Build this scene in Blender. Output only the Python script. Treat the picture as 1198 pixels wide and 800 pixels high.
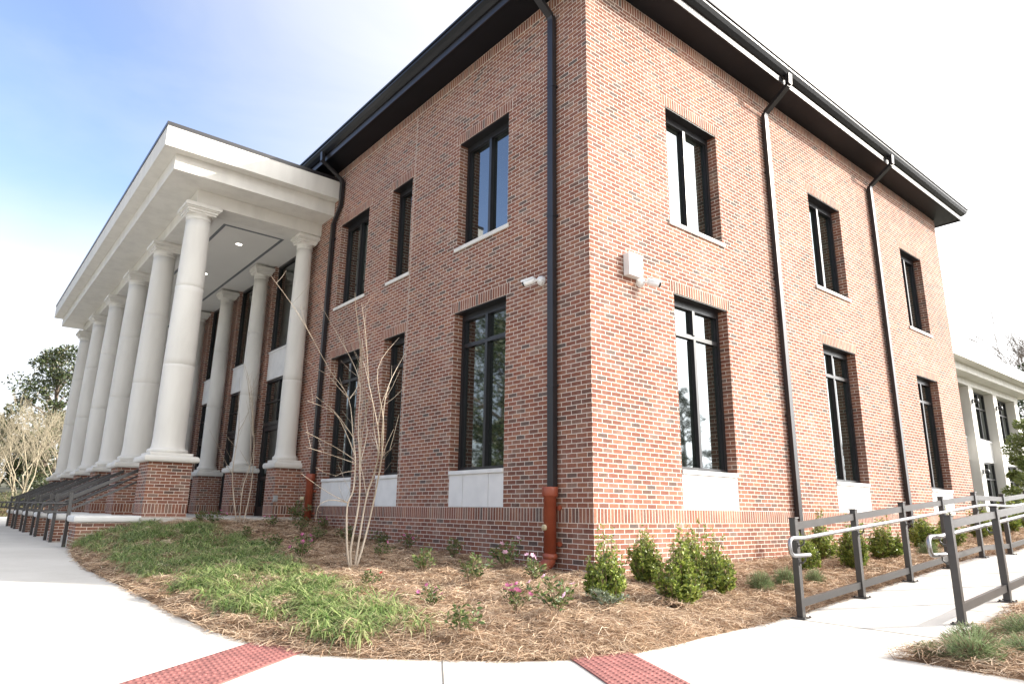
import bpy, math, random
import numpy as np
from mathutils import Matrix, Vector
R = math.radians
random.seed(7); rng = np.random.RandomState(7)
for o in list(bpy.data.objects): bpy.data.objects.remove(o)
sc = bpy.context.scene
COL = sc.collection

# ------------------------------------------------------------------ camera, sky, sun, exposure
cam_d = bpy.data.cameras.new("camera"); cam = bpy.data.objects.new("camera", cam_d); COL.objects.link(cam)
yaw, pitch, roll = R(140.504), R(14.011), R(0.7696)
fw = Vector((math.cos(pitch)*math.cos(yaw), math.cos(pitch)*math.sin(yaw), math.sin(pitch)))
rt = fw.cross(Vector((0, 0, 1))).normalized(); up = rt.cross(fw)
rt2 = rt*math.cos(roll)+up*math.sin(roll); up2 = up*math.cos(roll)-rt*math.sin(roll)
m = Matrix((rt2, up2, -fw)).transposed().to_4x4(); m.translation = Vector((6.4563, -6.7736, 1.1205))
cam.matrix_world = m
cam_d.sensor_fit = 'HORIZONTAL'; cam_d.sensor_width = 36; cam_d.lens = 36*790.1/1198
cam_d.clip_start = 0.05; cam_d.clip_end = 3000
sc.camera = cam

SUN = Vector((1.0, 1.17, 0.71)).normalized()
sun_el = math.asin(SUN.z); sun_az = math.atan2(SUN.x, SUN.y)
w = bpy.data.worlds.new("World"); sc.world = w; w.use_nodes = True
nt = w.node_tree; nt.nodes.clear()
N = nt.nodes.new; L = nt.links.new
out = N('ShaderNodeOutputWorld'); bg = N('ShaderNodeBackground'); bg.inputs['Strength'].default_value = 0.15
sky = N('ShaderNodeTexSky'); sky.sky_type = 'NISHITA'; sky.sun_disc = False
sky.sun_elevation = sun_el; sky.sun_rotation = sun_az
sky.air_density = 1.0; sky.dust_density = 1.2; sky.ozone_density = 1.0; sky.altitude = 50
# thin high cloud, denser towards the low sun
tc = N('ShaderNodeTexCoord')
mp = N('ShaderNodeMapping'); mp.inputs['Scale'].default_value = (1.0, 1.0, 2.6); mp.inputs['Rotation'].default_value = (0.25, 0.1, 0.6)
L(tc.outputs['Generated'], mp.inputs['Vector'])
nz = N('ShaderNodeTexNoise'); nz.inputs['Scale'].default_value = 2.1; nz.inputs['Detail'].default_value = 7; nz.inputs['Roughness'].default_value = 0.55; nz.inputs['Distortion'].default_value = 0.4
L(mp.outputs['Vector'], nz.inputs['Vector'])
dot = N('ShaderNodeVectorMath'); dot.operation = 'DOT_PRODUCT'; dot.inputs[1].default_value = tuple(SUN)
L(tc.outputs['Generated'], dot.inputs[0])
mr = N('ShaderNodeMapRange'); mr.interpolation_type = 'SMOOTHSTEP'
mr.inputs['From Min'].default_value = -0.34; mr.inputs['From Max'].default_value = 0.36
mr.inputs['To Min'].default_value = -0.05; mr.inputs['To Max'].default_value = 0.85
L(dot.outputs['Value'], mr.inputs['Value'])
sep = N('ShaderNodeSeparateXYZ'); L(tc.outputs['Generated'], sep.inputs[0])
hz = N('ShaderNodeMapRange'); hz.interpolation_type = 'SMOOTHSTEP'
hz.inputs['From Min'].default_value = 0.40; hz.inputs['From Max'].default_value = 0.24
hz.inputs['To Min'].default_value = 0.0; hz.inputs['To Max'].default_value = 0.72
L(sep.outputs['Z'], hz.inputs['Value'])
nr = N('ShaderNodeMapRange'); nr.inputs['From Min'].default_value = 0.38; nr.inputs['From Max'].default_value = 0.68
L(nz.outputs['Fac'], nr.inputs['Value'])
nm = N('ShaderNodeMath'); nm.operation = 'MULTIPLY'; nm.inputs[1].default_value = 0.20; L(nr.outputs['Result'], nm.inputs[0])
a1 = N('ShaderNodeMath'); a1.operation = 'ADD'; L(nm.outputs[0], a1.inputs[0]); L(mr.outputs['Result'], a1.inputs[1])
a2 = N('ShaderNodeMath'); a2.operation = 'ADD'; a2.use_clamp = True; L(a1.outputs[0], a2.inputs[0]); L(hz.outputs['Result'], a2.inputs[1])
mixw = N('ShaderNodeMixRGB'); L(a2.outputs[0], mixw.inputs['Fac']); 
tint = N('ShaderNodeVectorMath'); tint.operation = 'MULTIPLY'; tint.inputs[1].default_value = (1.0, 0.93, 1.0); L(sky.outputs['Color'], tint.inputs[0]); L(tint.outputs[0], mixw.inputs['Color1'])
# cloud glows where it lies in front of the sun
gl = N('ShaderNodeMapRange'); gl.interpolation_type = 'SMOOTHSTEP'
gl.inputs['From Min'].default_value = 0.45; gl.inputs['From Max'].default_value = 1.0; gl.inputs['To Min'].default_value = 3.2; gl.inputs['To Max'].default_value = 19
L(dot.outputs['Value'], gl.inputs['Value'])
cc = N('ShaderNodeVectorMath'); cc.operation = 'SCALE'; cc.inputs[0].default_value = (1.0, 0.995, 0.99); L(gl.outputs['Result'], cc.inputs['Scale'])
L(cc.outputs[0], mixw.inputs['Color2'])
L(mixw.outputs['Color'], bg.inputs['Color']); L(bg.outputs['Background'], out.inputs['Surface'])

sd = bpy.data.lights.new("sun", 'SUN'); so = bpy.data.objects.new("sun", sd); COL.objects.link(so)
sd.energy = 3.3; sd.angle = R(0.5); sd.color = (1.0, 0.93, 0.83)
so.rotation_euler = (-SUN).to_track_quat('-Z', 'Y').to_euler(); so.location = (30, 35, 25)
sc.view_settings.view_transform = 'Standard'; sc.view_settings.look = 'None'
sc.view_settings.gamma = 1; sc.view_settings.exposure = 1.38; sc.view_settings.use_curve_mapping = False
sc.cycles.max_bounces = 8; sc.cycles.diffuse_bounces = 4; sc.cycles.glossy_bounces = 4; sc.cycles.transparent_max_bounces = 8

# ------------------------------------------------------------------ scene tree helpers
def thing(name, label, cat, loc=(0, 0, 0), rz=0, group=None):
    o = bpy.data.objects.new(name, None); COL.objects.link(o); o.empty_display_size = .2
    o.location = loc; o.rotation_euler = (0, 0, rz)
    return tag(o, label, cat, group)
def tag(o, label, cat, group=None, kind=None):
    o['label'] = label; o['category'] = cat
    if group: o['group'] = group
    if kind: o['kind'] = kind
    return o
def struct(o, kind='structure', label=None, cat=None):
    o['kind'] = kind
    if label: o['label'] = label
    if cat: o['category'] = cat
    return o
def link(name, me, parent=None):
    o = bpy.data.objects.new(name, me); COL.objects.link(o)
    if parent is not None: o.parent = parent
    return o
def copy_tree(o, parent=None):
    c = o.copy(); COL.objects.link(c)
    if parent is not None: c.parent = parent
    for ch in list(o.children): copy_tree(ch, c)
    return c

class MB:
    """collects shapes and links them as one mesh object"""
    def __init__(s): s.v = []; s.f = []; s.m = []; s.mi = 0; s.sm = []
    def add(s, vs, fs, smooth=False):
        b = len(s.v); s.v += [tuple(x) for x in vs]
        for f in fs: s.f.append(tuple(b+i for i in f)); s.m.append(s.mi); s.sm.append(smooth)
        return s
    def box(s, x0, x1, y0, y1, z0, z1, bev=0):
        x0, x1 = min(x0, x1), max(x0, x1); y0, y1 = min(y0, y1), max(y0, y1); z0, z1 = min(z0, z1), max(z0, z1)
        if not bev:
            vs = [(x, y, z) for z in (z0, z1) for x, y in ((x0, y0), (x1, y0), (x1, y1), (x0, y1))]
            return s.add(vs, [(3, 2, 1, 0), (4, 5, 6, 7), (0, 1, 5, 4), (1, 2, 6, 5), (2, 3, 7, 6), (3, 0, 4, 7)])
        b = min(bev, (x1-x0)*.45, (y1-y0)*.45, (z1-z0)*.45)
        def ring(i, z): return [(x0+i, y0, z), (x1-i, y0, z), (x1, y0+i, z), (x1, y1-i, z), (x1-i, y1, z), (x0+i, y1, z), (x0, y1-i, z), (x0, y0+i, z)]
        def inset(z): return [(x0+b, y0+b*.4, z), (x1-b, y0+b*.4, z), (x1-b*.4, y0+b, z), (x1-b*.4, y1-b, z), (x1-b, y1-b*.4, z), (x0+b, y1-b*.4, z), (x0+b*.4, y1-b, z), (x0+b*.4, y0+b, z)]
        rs = inset(z0)+ring(b, z0+b)+ring(b, z1-b)+inset(z1)
        fs = [tuple(range(7, -1, -1)), tuple(range(24, 32))]
        for k in range(3):
            for i in range(8): fs.append((k*8+i, k*8+(i+1) % 8, k*8+8+(i+1) % 8, k*8+8+i))
        return s.add(rs, fs)
    def quad(s, a, b, c, d): return s.add([a, b, c, d], [(0, 1, 2, 3)])
    def tube(s, pts, r, n=8, cap=True, smooth=True):
        pts = [Vector(p) for p in pts]; rs = r if isinstance(r, (list, tuple)) else [r]*len(pts)
        vs = []; fs = []; prev = None
        for i, p in enumerate(pts):
            t = (pts[min(i+1, len(pts)-1)]-pts[max(i-1, 0)])
            t = t.normalized() if t.length > 1e-9 else Vector((0, 0, 1))
            if prev is None:
                a = Vector((0, 0, 1)) if abs(t.z) < .9 else Vector((1, 0, 0)); u = t.cross(a).normalized()
            else:
                u = prev-t*prev.dot(t); u = u.normalized() if u.length > 1e-6 else t.orthogonal().normalized()
            prev = u; v = t.cross(u)
            for k in range(n):
                an = 2*math.pi*k/n; vs.append(p+(u*math.cos(an)+v*math.sin(an))*rs[i])
        for i in range(len(pts)-1):
            for k in range(n): fs.append((i*n+k, i*n+(k+1) % n, i*n+n+(k+1) % n, i*n+n+k))
        s.add(vs, fs, smooth)
        if cap:
            e = (len(pts)-1)*n
            s.add(vs[:n], [tuple(range(n-1, -1, -1))]); s.add(vs[e:], [tuple(range(n))])
        return s
    def lathe(s, prof, c=(0, 0, 0), n=32, smooth=True, a0=0, a1=2*math.pi):
        full = abs(a1-a0-2*math.pi) < 1e-6; cols = n if full else n+1
        vs = [(c[0]+r*math.cos(a0+(a1-a0)*k/n), c[1]+r*math.sin(a0+(a1-a0)*k/n), c[2]+z) for r, z in prof for k in range(cols)]
        fs = []
        for i in range(len(prof)-1):
            for k in range(n):
                k2 = (k+1) % cols
                fs.append((i*cols+k, i*cols+k2, i*cols+cols+k2, i*cols+cols+k))
        return s.add(vs, fs, smooth)
    def prism(s, poly, z0, z1):
        n = len(poly)
        return s.add([(x, y, z0) for x, y in poly]+[(x, y, z1) for x, y in poly],
                     [tuple(range(n-1, -1, -1)), tuple(range(n, 2*n))]+[(i, (i+1) % n, n+(i+1) % n, n+i) for i in range(n)])
    def build(s, name, mats, parent=None, auto=None):
        me = bpy.data.meshes.new(name); me.from_pydata(s.v, [], s.f)
        if not isinstance(mats, (list, tuple)): mats = [mats]
        for x in mats: me.materials.append(x)
        me.polygons.foreach_set('material_index', s.m); me.polygons.foreach_set('use_smooth', s.sm); me.update()
        return link(name, me, parent)
def np_mesh(name, verts, faces, mat, parent=None, smooth=False, mi=None):
    """verts (N,3), faces (M,k) arrays"""
    verts = np.asarray(verts, np.float32); faces = np.asarray(faces, np.int32)
    me = bpy.data.meshes.new(name); k = faces.shape[1]
    me.vertices.add(len(verts)); me.vertices.foreach_set('co', verts.ravel())
    me.loops.add(faces.size); me.loops.foreach_set('vertex_index', faces.ravel())
    me.polygons.add(len(faces)); me.polygons.foreach_set('loop_start', np.arange(0, faces.size, k, dtype=np.int32))
    me.polygons.foreach_set('loop_total', np.full(len(faces), k, np.int32))
    for x in (mat if isinstance(mat, (list, tuple)) else [mat]): me.materials.append(x)
    if mi is not None: me.polygons.foreach_set('material_index', np.asarray(mi, np.int32))
    if smooth: me.polygons.foreach_set('use_smooth', np.ones(len(faces), bool))
    me.update(); me.validate()
    if name is None: return me
    return link(name, me, parent)

# ------------------------------------------------------------------ materials
def new_mat(name):
    mt = bpy.data.materials.new(name); mt.use_nodes = True; n = mt.node_tree
    return mt, n, n.nodes['Principled BSDF']
def ramp_node(n, stops, interp='LINEAR'):
    r = n.nodes.new('ShaderNodeValToRGB'); r.color_ramp.interpolation = interp
    el = r.color_ramp.elements
    while len(el) < len(stops): el.new(0.5)
    for e, (p, c) in zip(el, stops): e.position = p; e.color = (*c, 1)
    return r
def noisy(name, c1, c2, scale=6, rough=.7, bump=0, detail=6, metallic=0, spec=.5, coords='Object', stretch=None, bscale=None, lo=.3, hi=.7):
    mt, n, b = new_mat(name)
    t = n.nodes.new('ShaderNodeTexCoord'); nz = n.nodes.new('ShaderNodeTexNoise'); nz.inputs['Scale'].default_value = scale; nz.inputs['Detail'].default_value = detail
    src = t.outputs[coords]
    if stretch:
        mp = n.nodes.new('ShaderNodeMapping'); mp.inputs['Scale'].default_value = stretch; n.links.new(src, mp.inputs[0]); src = mp.outputs[0]
    n.links.new(src, nz.inputs['Vector'])
    r = ramp_node(n, [(lo, c1), (hi, c2)]); n.links.new(nz.outputs['Fac'], r.inputs[0]); n.links.new(r.outputs[0], b.inputs['Base Color'])
    b.inputs['Roughness'].default_value = rough; b.inputs['Metallic'].default_value = metallic; b.inputs['Specular IOR Level'].default_value = spec
    if bump:
        n2 = n.nodes.new('ShaderNodeTexNoise'); n2.inputs['Scale'].default_value = bscale or scale*8; n2.inputs['Detail'].default_value = 5
        n.links.new(src, n2.inputs['Vector'])
        bp = n.nodes.new('ShaderNodeBump'); bp.inputs['Strength'].default_value = bump; bp.inputs['Distance'].default_value = .01
        n.links.new(n2.outputs['Fac'], bp.inputs['Height']); n.links.new(bp.outputs[0], b.inputs['Normal'])
    return mt
BW, RH, MO = .2032, .06773, .0054
def brick(name, soldier=False):
    mt, n, b = new_mat(name); nd, lk = n.nodes.new, n.links.new
    tc = nd('ShaderNodeTexCoord'); geo = nd('ShaderNodeNewGeometry')
    sp = nd('ShaderNodeSeparateXYZ'); lk(tc.outputs['Object'], sp.inputs[0])
    sn = nd('ShaderNodeSeparateXYZ'); lk(geo.outputs['True Normal'], sn.inputs[0])
    def comb(a, c):
        k = nd('ShaderNodeCombineXYZ'); lk(a, k.inputs[0]); lk(c, k.inputs[1]); return k.outputs[0]
    def gt(sock):
        ab = nd('ShaderNodeMath'); ab.operation = 'ABSOLUTE'; lk(sock, ab.inputs[0])
        g = nd('ShaderNodeMath'); g.operation = 'GREATER_THAN'; g.inputs[1].default_value = .7; lk(ab.outputs[0], g.inputs[0]); return g.outputs[0]
    def mix(f, a, c):
        k = nd('ShaderNodeMix'); k.data_type = 'VECTOR'; lk(f, k.inputs[0]); lk(a, k.inputs[4]); lk(c, k.inputs[5]); return k.outputs[1]
    # joints line up with z = 1.17 (the top of the soldier band)
    za = nd('ShaderNodeMath'); za.operation = 'ADD'; za.inputs[1].default_value = 6.096-1.17; lk(sp.outputs['Z'], za.inputs[0])
    xa = nd('ShaderNodeMath'); xa.operation = 'ADD'; xa.inputs[1].default_value = 101.6; lk(sp.outputs['X'], xa.inputs[0])
    ya = nd('ShaderNodeMath'); ya.operation = 'ADD'; ya.inputs[1].default_value = 101.6; lk(sp.outputs['Y'], ya.inputs[0])
    v = mix(gt(sn.outputs['X']), comb(xa.outputs[0], za.outputs[0]), comb(ya.outputs[0], za.outputs[0]))
    v = mix(gt(sn.outputs['Z']), v, comb(xa.outputs[0], ya.outputs[0]))
    # slightly wandering joints
    wob = nd('ShaderNodeTexNoise'); wob.inputs['Scale'].default_value = 9; wob.inputs['Detail'].default_value = 2; lk(tc.outputs['Object'], wob.inputs['Vector'])
    ws = nd('ShaderNodeVectorMath'); ws.operation = 'SCALE'; ws.inputs['Scale'].default_value = .007
    wc = nd('ShaderNodeVectorMath'); wc.operation = 'SUBTRACT'; wc.inputs[1].default_value = (.5, .5, .5); lk(wob.outputs['Color'], wc.inputs[0]); lk(wc.outputs[0], ws.inputs[0])
    wa = nd('ShaderNodeVectorMath'); wa.operation = 'ADD'; lk(v, wa.inputs[0]); lk(ws.outputs[0], wa.inputs[1])
    bt = nd('ShaderNodeTexBrick'); lk(wa.outputs[0], bt.inputs['Vector'])
    bt.inputs['Scale'].default_value = 1; bt.inputs['Mortar Size'].default_value = MO; bt.inputs['Mortar Smooth'].default_value = .25; bt.inputs['Bias'].default_value = 0
    bt.inputs['Color1'].default_value = (0, 0, 0, 1); bt.inputs['Color2'].default_value = (1, 1, 1, 1); bt.inputs['Mortar'].default_value = (.5, .5, .5, 1)
    if soldier: bt.inputs['Brick Width'].default_value = RH; bt.inputs['Row Height'].default_value = BW; bt.offset = 0
    else: bt.inputs['Brick Width'].default_value = BW; bt.inputs['Row Height'].default_value = RH; bt.offset = .5
    cr = ramp_node(n, [(0, (.112, .084, .073)), (.05, (.137, .081, .063)), (.16, (.180, .075, .053)), (.42, (.210, .084, .056)), (.62, (.238, .097, .062)), (.78, (.268, .125, .077)), (.90, (.235, .110, .076)), (1, (.205, .128, .098))])
    lk(bt.outputs['Color'], cr.inputs[0])
    # mottling inside the bricks, sand-lime smears over the wall
    n1 = nd('ShaderNodeTexNoise'); n1.inputs['Scale'].default_value = 38; n1.inputs['Detail'].default_value = 4; lk(tc.outputs['Object'], n1.inputs['Vector'])
    h1 = nd('ShaderNodeMixRGB'); h1.blend_type = 'OVERLAY'; h1.inputs['Fac'].default_value = .45; lk(cr.outputs[0], h1.inputs['Color1']); lk(n1.outputs['Fac'], h1.inputs['Color2'])
    n2 = nd('ShaderNodeTexNoise'); n2.inputs['Scale'].default_value = 2.3; n2.inputs['Detail'].default_value = 8; n2.inputs['Roughness'].default_value = .7; lk(tc.outputs['Object'], n2.inputs['Vector'])
    r2 = nd('ShaderNodeMapRange'); r2.inputs['From Min'].default_value = .5; r2.inputs['From Max'].default_value = .8; r2.inputs['To Max'].default_value = .5; lk(n2.outputs['Fac'], r2.inputs['Value'])
    h2 = nd('ShaderNodeMixRGB'); lk(r2.outputs['Result'], h2.inputs['Fac']); lk(h1.outputs[0], h2.inputs['Color1']); h2.inputs['Color2'].default_value = (.40, .29, .235, 1)
    # batches of brick a little lighter or darker, pale bloom in drifts
    n3 = nd('ShaderNodeTexNoise'); n3.inputs['Scale'].default_value = .55; n3.inputs['Detail'].default_value = 5; lk(tc.outputs['Object'], n3.inputs['Vector'])
    r3 = nd('ShaderNodeMapRange'); r3.inputs['From Min'].default_value = .3; r3.inputs['From Max'].default_value = .7; r3.inputs['To Min'].default_value = .80; r3.inputs['To Max'].default_value = 1.2; lk(n3.outputs['Fac'], r3.inputs['Value'])
    m3 = nd('ShaderNodeVectorMath'); m3.operation = 'SCALE'; lk(h2.outputs[0], m3.inputs[0]); lk(r3.outputs['Result'], m3.inputs['Scale'])
    mo = nd('ShaderNodeMixRGB'); mo.inputs['Fac'].default_value = .5; mo.inputs['Color1'].default_value = (.78, .71, .62, 1); mo.inputs['Color2'].default_value = (.60, .535, .46, 1)
    lk(n1.outputs['Fac'], mo.inputs['Fac'])
    fin = nd('ShaderNodeMixRGB'); lk(bt.outputs['Fac'], fin.inputs['Fac']); lk(m3.outputs[0], fin.inputs['Color1']); lk(mo.outputs[0], fin.inputs['Color2'])
    lk(fin.outputs[0], b.inputs['Base Color']); b.inputs['Roughness'].default_value = .88; b.inputs['Specular IOR Level'].default_value = .25
    hh = nd('ShaderNodeMath'); hh.operation = 'MULTIPLY_ADD'; hh.inputs[1].default_value = -1; lk(bt.outputs['Fac'], hh.inputs[0])
    hn = nd('ShaderNodeMath'); hn.operation = 'MULTIPLY'; hn.inputs[1].default_value = .5; lk(n1.outputs['Fac'], hn.inputs[0]); lk(hn.outputs[0], hh.inputs[2])
    bp = nd('ShaderNodeBump'); bp.inputs['Strength'].default_value = .55; bp.inputs['Distance'].default_value = .006; lk(hh.outputs[0], bp.inputs['Height']); lk(bp.outputs[0], b.inputs['Normal'])
    return mt
def leafy(name, cols, trans=.35, rough=.5, spec=.4):
    """leaf colour varies leaf by leaf"""
    mt, n, b = new_mat(name)
    g = n.nodes.new('ShaderNodeNewGeometry')
    r = ramp_node(n, [(i/(len(cols)-1), c) for i, c in enumerate(cols)]); n.links.new(g.outputs['Random Per Island'], r.inputs[0])
    n.links.new(r.outputs[0], b.inputs['Base Color']); b.inputs['Roughness'].default_value = rough; b.inputs['Specular IOR Level'].default_value = spec
    if trans:
        tr = n.nodes.new('ShaderNodeBsdfTranslucent'); n.links.new(r.outputs[0], tr.inputs['Color'])
        mx = n.nodes.new('ShaderNodeMixShader'); mx.inputs[0].default_value = trans
        n.links.new(b.outputs[0], mx.inputs[1]); n.links.new(tr.outputs[0], mx.inputs[2]); n.links.new(mx.outputs[0], n.nodes['Material Output'].inputs['Surface'])
    return mt
def glass_mat():
    mt, n, b = new_mat('window_glass'); nd, lk = n.nodes.new, n.links.new
    b.inputs['Base Color'].default_value = (.006, .008, .006, 1); b.inputs['Roughness'].default_value = .03
    b.inputs['IOR'].default_value = 2.7; b.inputs['Specular Tint'].default_value = (.88, .96, 1.0, 1)
    tc = nd('ShaderNodeTexCoord'); nz = nd('ShaderNodeTexNoise'); nz.inputs['Scale'].default_value = .9; nz.inputs['Detail'].default_value = 1; lk(tc.outputs['Object'], nz.inputs['Vector'])
    bp = nd('ShaderNodeBump'); bp.inputs['Strength'].default_value = .12; bp.inputs['Distance'].default_value = .012; lk(nz.outputs['Fac'], bp.inputs['Height']); lk(bp.outputs[0], b.inputs['Normal'])
    return mt
def concrete(name, c1, c2):
    mt, n, b = new_mat(name); nd, lk = n.nodes.new, n.links.new
    tc = nd('ShaderNodeTexCoord')
    a = nd('ShaderNodeTexNoise'); a.inputs['Scale'].default_value = .7; a.inputs['Detail'].default_value = 9; a.inputs['Roughness'].default_value = .65; lk(tc.outputs['Object'], a.inputs['Vector'])
    r = ramp_node(n, [(.3, c1), (.7, c2)]); lk(a.outputs['Fac'], r.inputs[0])
    f = nd('ShaderNodeTexNoise'); f.inputs['Scale'].default_value = 160; f.inputs['Detail'].default_value = 3; lk(tc.outputs['Object'], f.inputs['Vector'])
    o = nd('ShaderNodeMixRGB'); o.blend_type = 'OVERLAY'; o.inputs['Fac'].default_value = .25; lk(r.outputs[0], o.inputs['Color1']); lk(f.outputs['Fac'], o.inputs['Color2'])
    # broom finish: fine lines across the walk
    wv = nd('ShaderNodeTexWave'); wv.inputs['Scale'].default_value = 38; wv.inputs['Distortion'].default_value = 2; wv.inputs['Detail'].default_value = 2; lk(tc.outputs['Object'], wv.inputs['Vector'])
    ad = nd('ShaderNodeMath'); ad.operation = 'ADD'; lk(f.outputs['Fac'], ad.inputs[0]); lk(wv.outputs['Fac'], ad.inputs[1])
    bp = nd('ShaderNodeBump'); bp.inputs['Strength'].default_value = .25; bp.inputs['Distance'].default_value = .003; lk(ad.outputs[0], bp.inputs['Height']); lk(bp.outputs[0], b.inputs['Normal'])
    lk(o.outputs[0], b.inputs['Base Color']); b.inputs['Roughness'].default_value = .9; b.inputs['Specular IOR Level'].default_value = .2
    return mt
M = {}
M['brick'] = brick('brick'); M['soldier'] = brick('soldier_brick', True)
M['gutter'] = noisy('gutter_paint', (.006, .006, .008), (.009, .009, .011), 3, .30, .05, spec=.32)
M['black'] = noisy('black_metal', (.012, .012, .014), (.018, .018, .02), 3, .34, 0, spec=.5)
M['bronze'] = noisy('dark_bronze_paint', (.016, .015, .017), (.022, .020, .022), 3, .36, .05, spec=.42)
M['soffit'] = noisy('soffit_metal', (.004, .005, .007), (.006, .007, .010), 2, .5, 0, spec=.22)
M['roof'] = noisy('roof_metal', (.05, .05, .055), (.075, .075, .08), 3, .4, 0)
M['cast'] = noisy('cast_stone', (.60, .58, .54), (.68, .66, .615), 2.2, .8, .16, spec=.25, bscale=60, detail=10, stretch=(1.6, 1.6, .35), lo=.25, hi=.6)
M['white'] = noisy('white_precast', (.64, .635, .62), (.74, .73, .71), 3.2, .75, .06, spec=.3, bscale=50)
M['ceiling'] = noisy('portico_ceiling', (.70, .68, .64), (.73, .71, .67), 1.2, .8, 0, spec=.3)
M['groove'] = noisy('ceiling_vent_strip', (.13, .14, .15), (.17, .18, .19), 5, .6, 0)
M['glass'] = glass_mat()
M['boot'] = noisy('terracotta_enamel', (.235, .052, .026), (.29, .072, .036), 7, .42, .05)
M['brass'] = noisy('worn_brass', (.38, .32, .20), (.50, .43, .28), 30, .5, .1)
M['steel'] = noisy('galvanised_pipe', (.27, .27, .28), (.36, .36, .37), 14, .33, .04, metallic=.9)
M['rail'] = noisy('rail_bronze_paint', (.035, .032, .030), (.05, .046, .044), 5, .36, .05, spec=.6)
M['plastic'] = noisy('white_plastic', (.72, .72, .72), (.76, .76, .76), 8, .4, 0)
M['lens'] = noisy('dark_lens', (.01, .01, .012), (.015, .015, .02), 5, .1, 0)
M['grey'] = noisy('grey_plastic', (.3, .31, .31), (.36, .37, .37), 8, .5, 0)
M['walk'] = concrete('pale_concrete', (.50, .475, .43), (.60, .575, .53))
M['joint'] = noisy('joint_filler', (.10, .09, .08), (.16, .145, .125), 20, .9, 0)
M['sealant'] = noisy('pale_sealant', (.5, .45, .38), (.58, .52, .45), 20, .8, 0)
M['tile'] = noisy('red_tactile', (.18, .068, .06), (.31, .115, .10), 5, .8, .3, bscale=120, detail=10)
M['bark'] = noisy('pale_bark', (.30, .24, .18), (.46, .385, .30), 14, .8, .3, stretch=(1, 1, .15))
M['dbark'] = noisy('dark_bark', (.10, .075, .055), (.18, .14, .11), 10, .9, .5, stretch=(1, 1, .2))
M['gbark'] = noisy('grey_twig_bark', (.26, .22, .15), (.40, .35, .25), 6, .9, 0)
M['mulch'] = noisy('pine_straw_base', (.08, .048, .03), (.30, .20, .125), 11, .95, .9, bscale=70, spec=.1)
M['straw'] = leafy('pine_straw', [(.15, .082, .048), (.33, .205, .125), (.48, .34, .22), (.62, .475, .335), (.42, .28, .175), (.76, .62, .465), (.22, .13, .08)], .15, .7, .2)
M['liriope'] = leafy('liriope_blade', [(.07, .13, .04), (.14, .23, .06), (.25, .35, .11), (.40, .47, .18), (.17, .26, .08), (.58, .53, .30), (.10, .17, .05), (.46, .50, .22), (.22, .32, .10)], .35, .45, .35)
M['holly'] = leafy('holly_leaf', [(.04, .07, .016), (.11, .165, .028), (.24, .31, .05), (.40, .45, .10), (.16, .22, .04), (.50, .52, .16)], .3, .38, .5)
M['azalea'] = leafy('azalea_leaf', [(.035, .06, .02), (.07, .115, .032), (.12, .165, .05), (.19, .22, .08), (.16, .11, .06)], .25, .45, .4)
M['silver'] = leafy('silver_leaf', [(.09, .12, .08), (.16, .19, .13), (.23, .26, .18), (.12, .15, .09)], .25, .5, .4)
M['feather'] = leafy('feathery_leaf', [(.10, .15, .065), (.18, .24, .11), (.28, .33, .17), (.14, .19, .085)], .3, .6, .2)
M['petal'] = leafy('pink_petal', [(.50, .13, .28), (.62, .22, .38), (.55, .17, .33)], .35, .6, .2)
M['pale_petal'] = leafy('pale_pink_petal', [(.72, .42, .58), (.80, .55, .66)], .35, .6, .2)
M['red_petal'] = leafy('red_petal', [(.55, .05, .05), (.65, .08, .07)], .3, .6, .2)
M['stem'] = noisy('plant_stem', (.14, .09, .055), (.22, .15, .09), 20, .8, 0)
M['lawn'] = noisy('lawn', (.055, .055, .03), (.10, .095, .055), .8, .95, .6, bscale=30)
M['magnolia'] = leafy('magnolia_leaf', [(.02, .032, .012), (.035, .052, .018), (.055, .075, .026), (.09, .11, .045), (.10, .08, .045)], .15, .35, .6)
M['treeleaf'] = leafy('tree_leaf', [(.07, .10, .03), (.11, .15, .045), (.17, .21, .065), (.24, .28, .10)], .3, .5, .4)
M['pine'] = leafy('pine_needle', [(.02, .032, .014), (.04, .058, .024), (.06, .08, .032)], .1, .6, .3)
M['bush'] = leafy('bush_leaf', [(.06, .07, .03), (.10, .115, .045), (.15, .15, .07), (.13, .09, .06)], .25, .5, .3)
def emis(name, col, s):
    mt, n, b = new_mat(name); b.inputs['Base Color'].default_value = (*col, 1); b.inputs['Emission Color'].default_value = (*col, 1); b.inputs['Emission Strength'].default_value = s
    return mt
M['lamp'] = emis('recessed_lamp', (1, .95, .85), 2.5)

# ------------------------------------------------------------------ terrain
def P(x,y):
    return min(max(-x,0),10)*0.0265+min(max(-x-10,0),50)*0.003
def rampz(y):
    for y0,z0,y1,z1 in ((.75,0,7,.46),(7,.46,8.6,.46),(8.6,.46,15,.93),(15,.93,60,1.0)):
        if y<y1: return z0 if y<y0 else z0+(z1-z0)*(y-y0)/(y1-y0)
    return 1.0
BED_EDGE=[(-9.7,-4.62),(-8.9,-4.7),(-8.13,-4.76),(-7,-4.83),(-5.97,-4.86),(-4.8,-4.82),(-3.53,-4.77),(-2.4,-4.76),(-1.41,-4.74),(-.35,-4.66),(.36,-4.54),(1.0,-4.37),(1.4,-4.06),(1.75,-3.69),(2.18,-3.2),(2.41,-2.77),(2.53,-2.23),(2.5,-1.6),(2.42,-1.01),(2.33,.1),(2.28,.75),(2.28,2),(2.28,4),(2.28,6),(2.28,8),(2.28,11),(2.28,15)]
def interp(x,xs,ys):
    if x<=xs[0]: return ys[0]
    for i in range(1,len(xs)):
        if x<=xs[i]: return ys[i-1]+(ys[i]-ys[i-1])*(x-xs[i-1])/(xs[i]-xs[i-1])
    return ys[-1]
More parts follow.
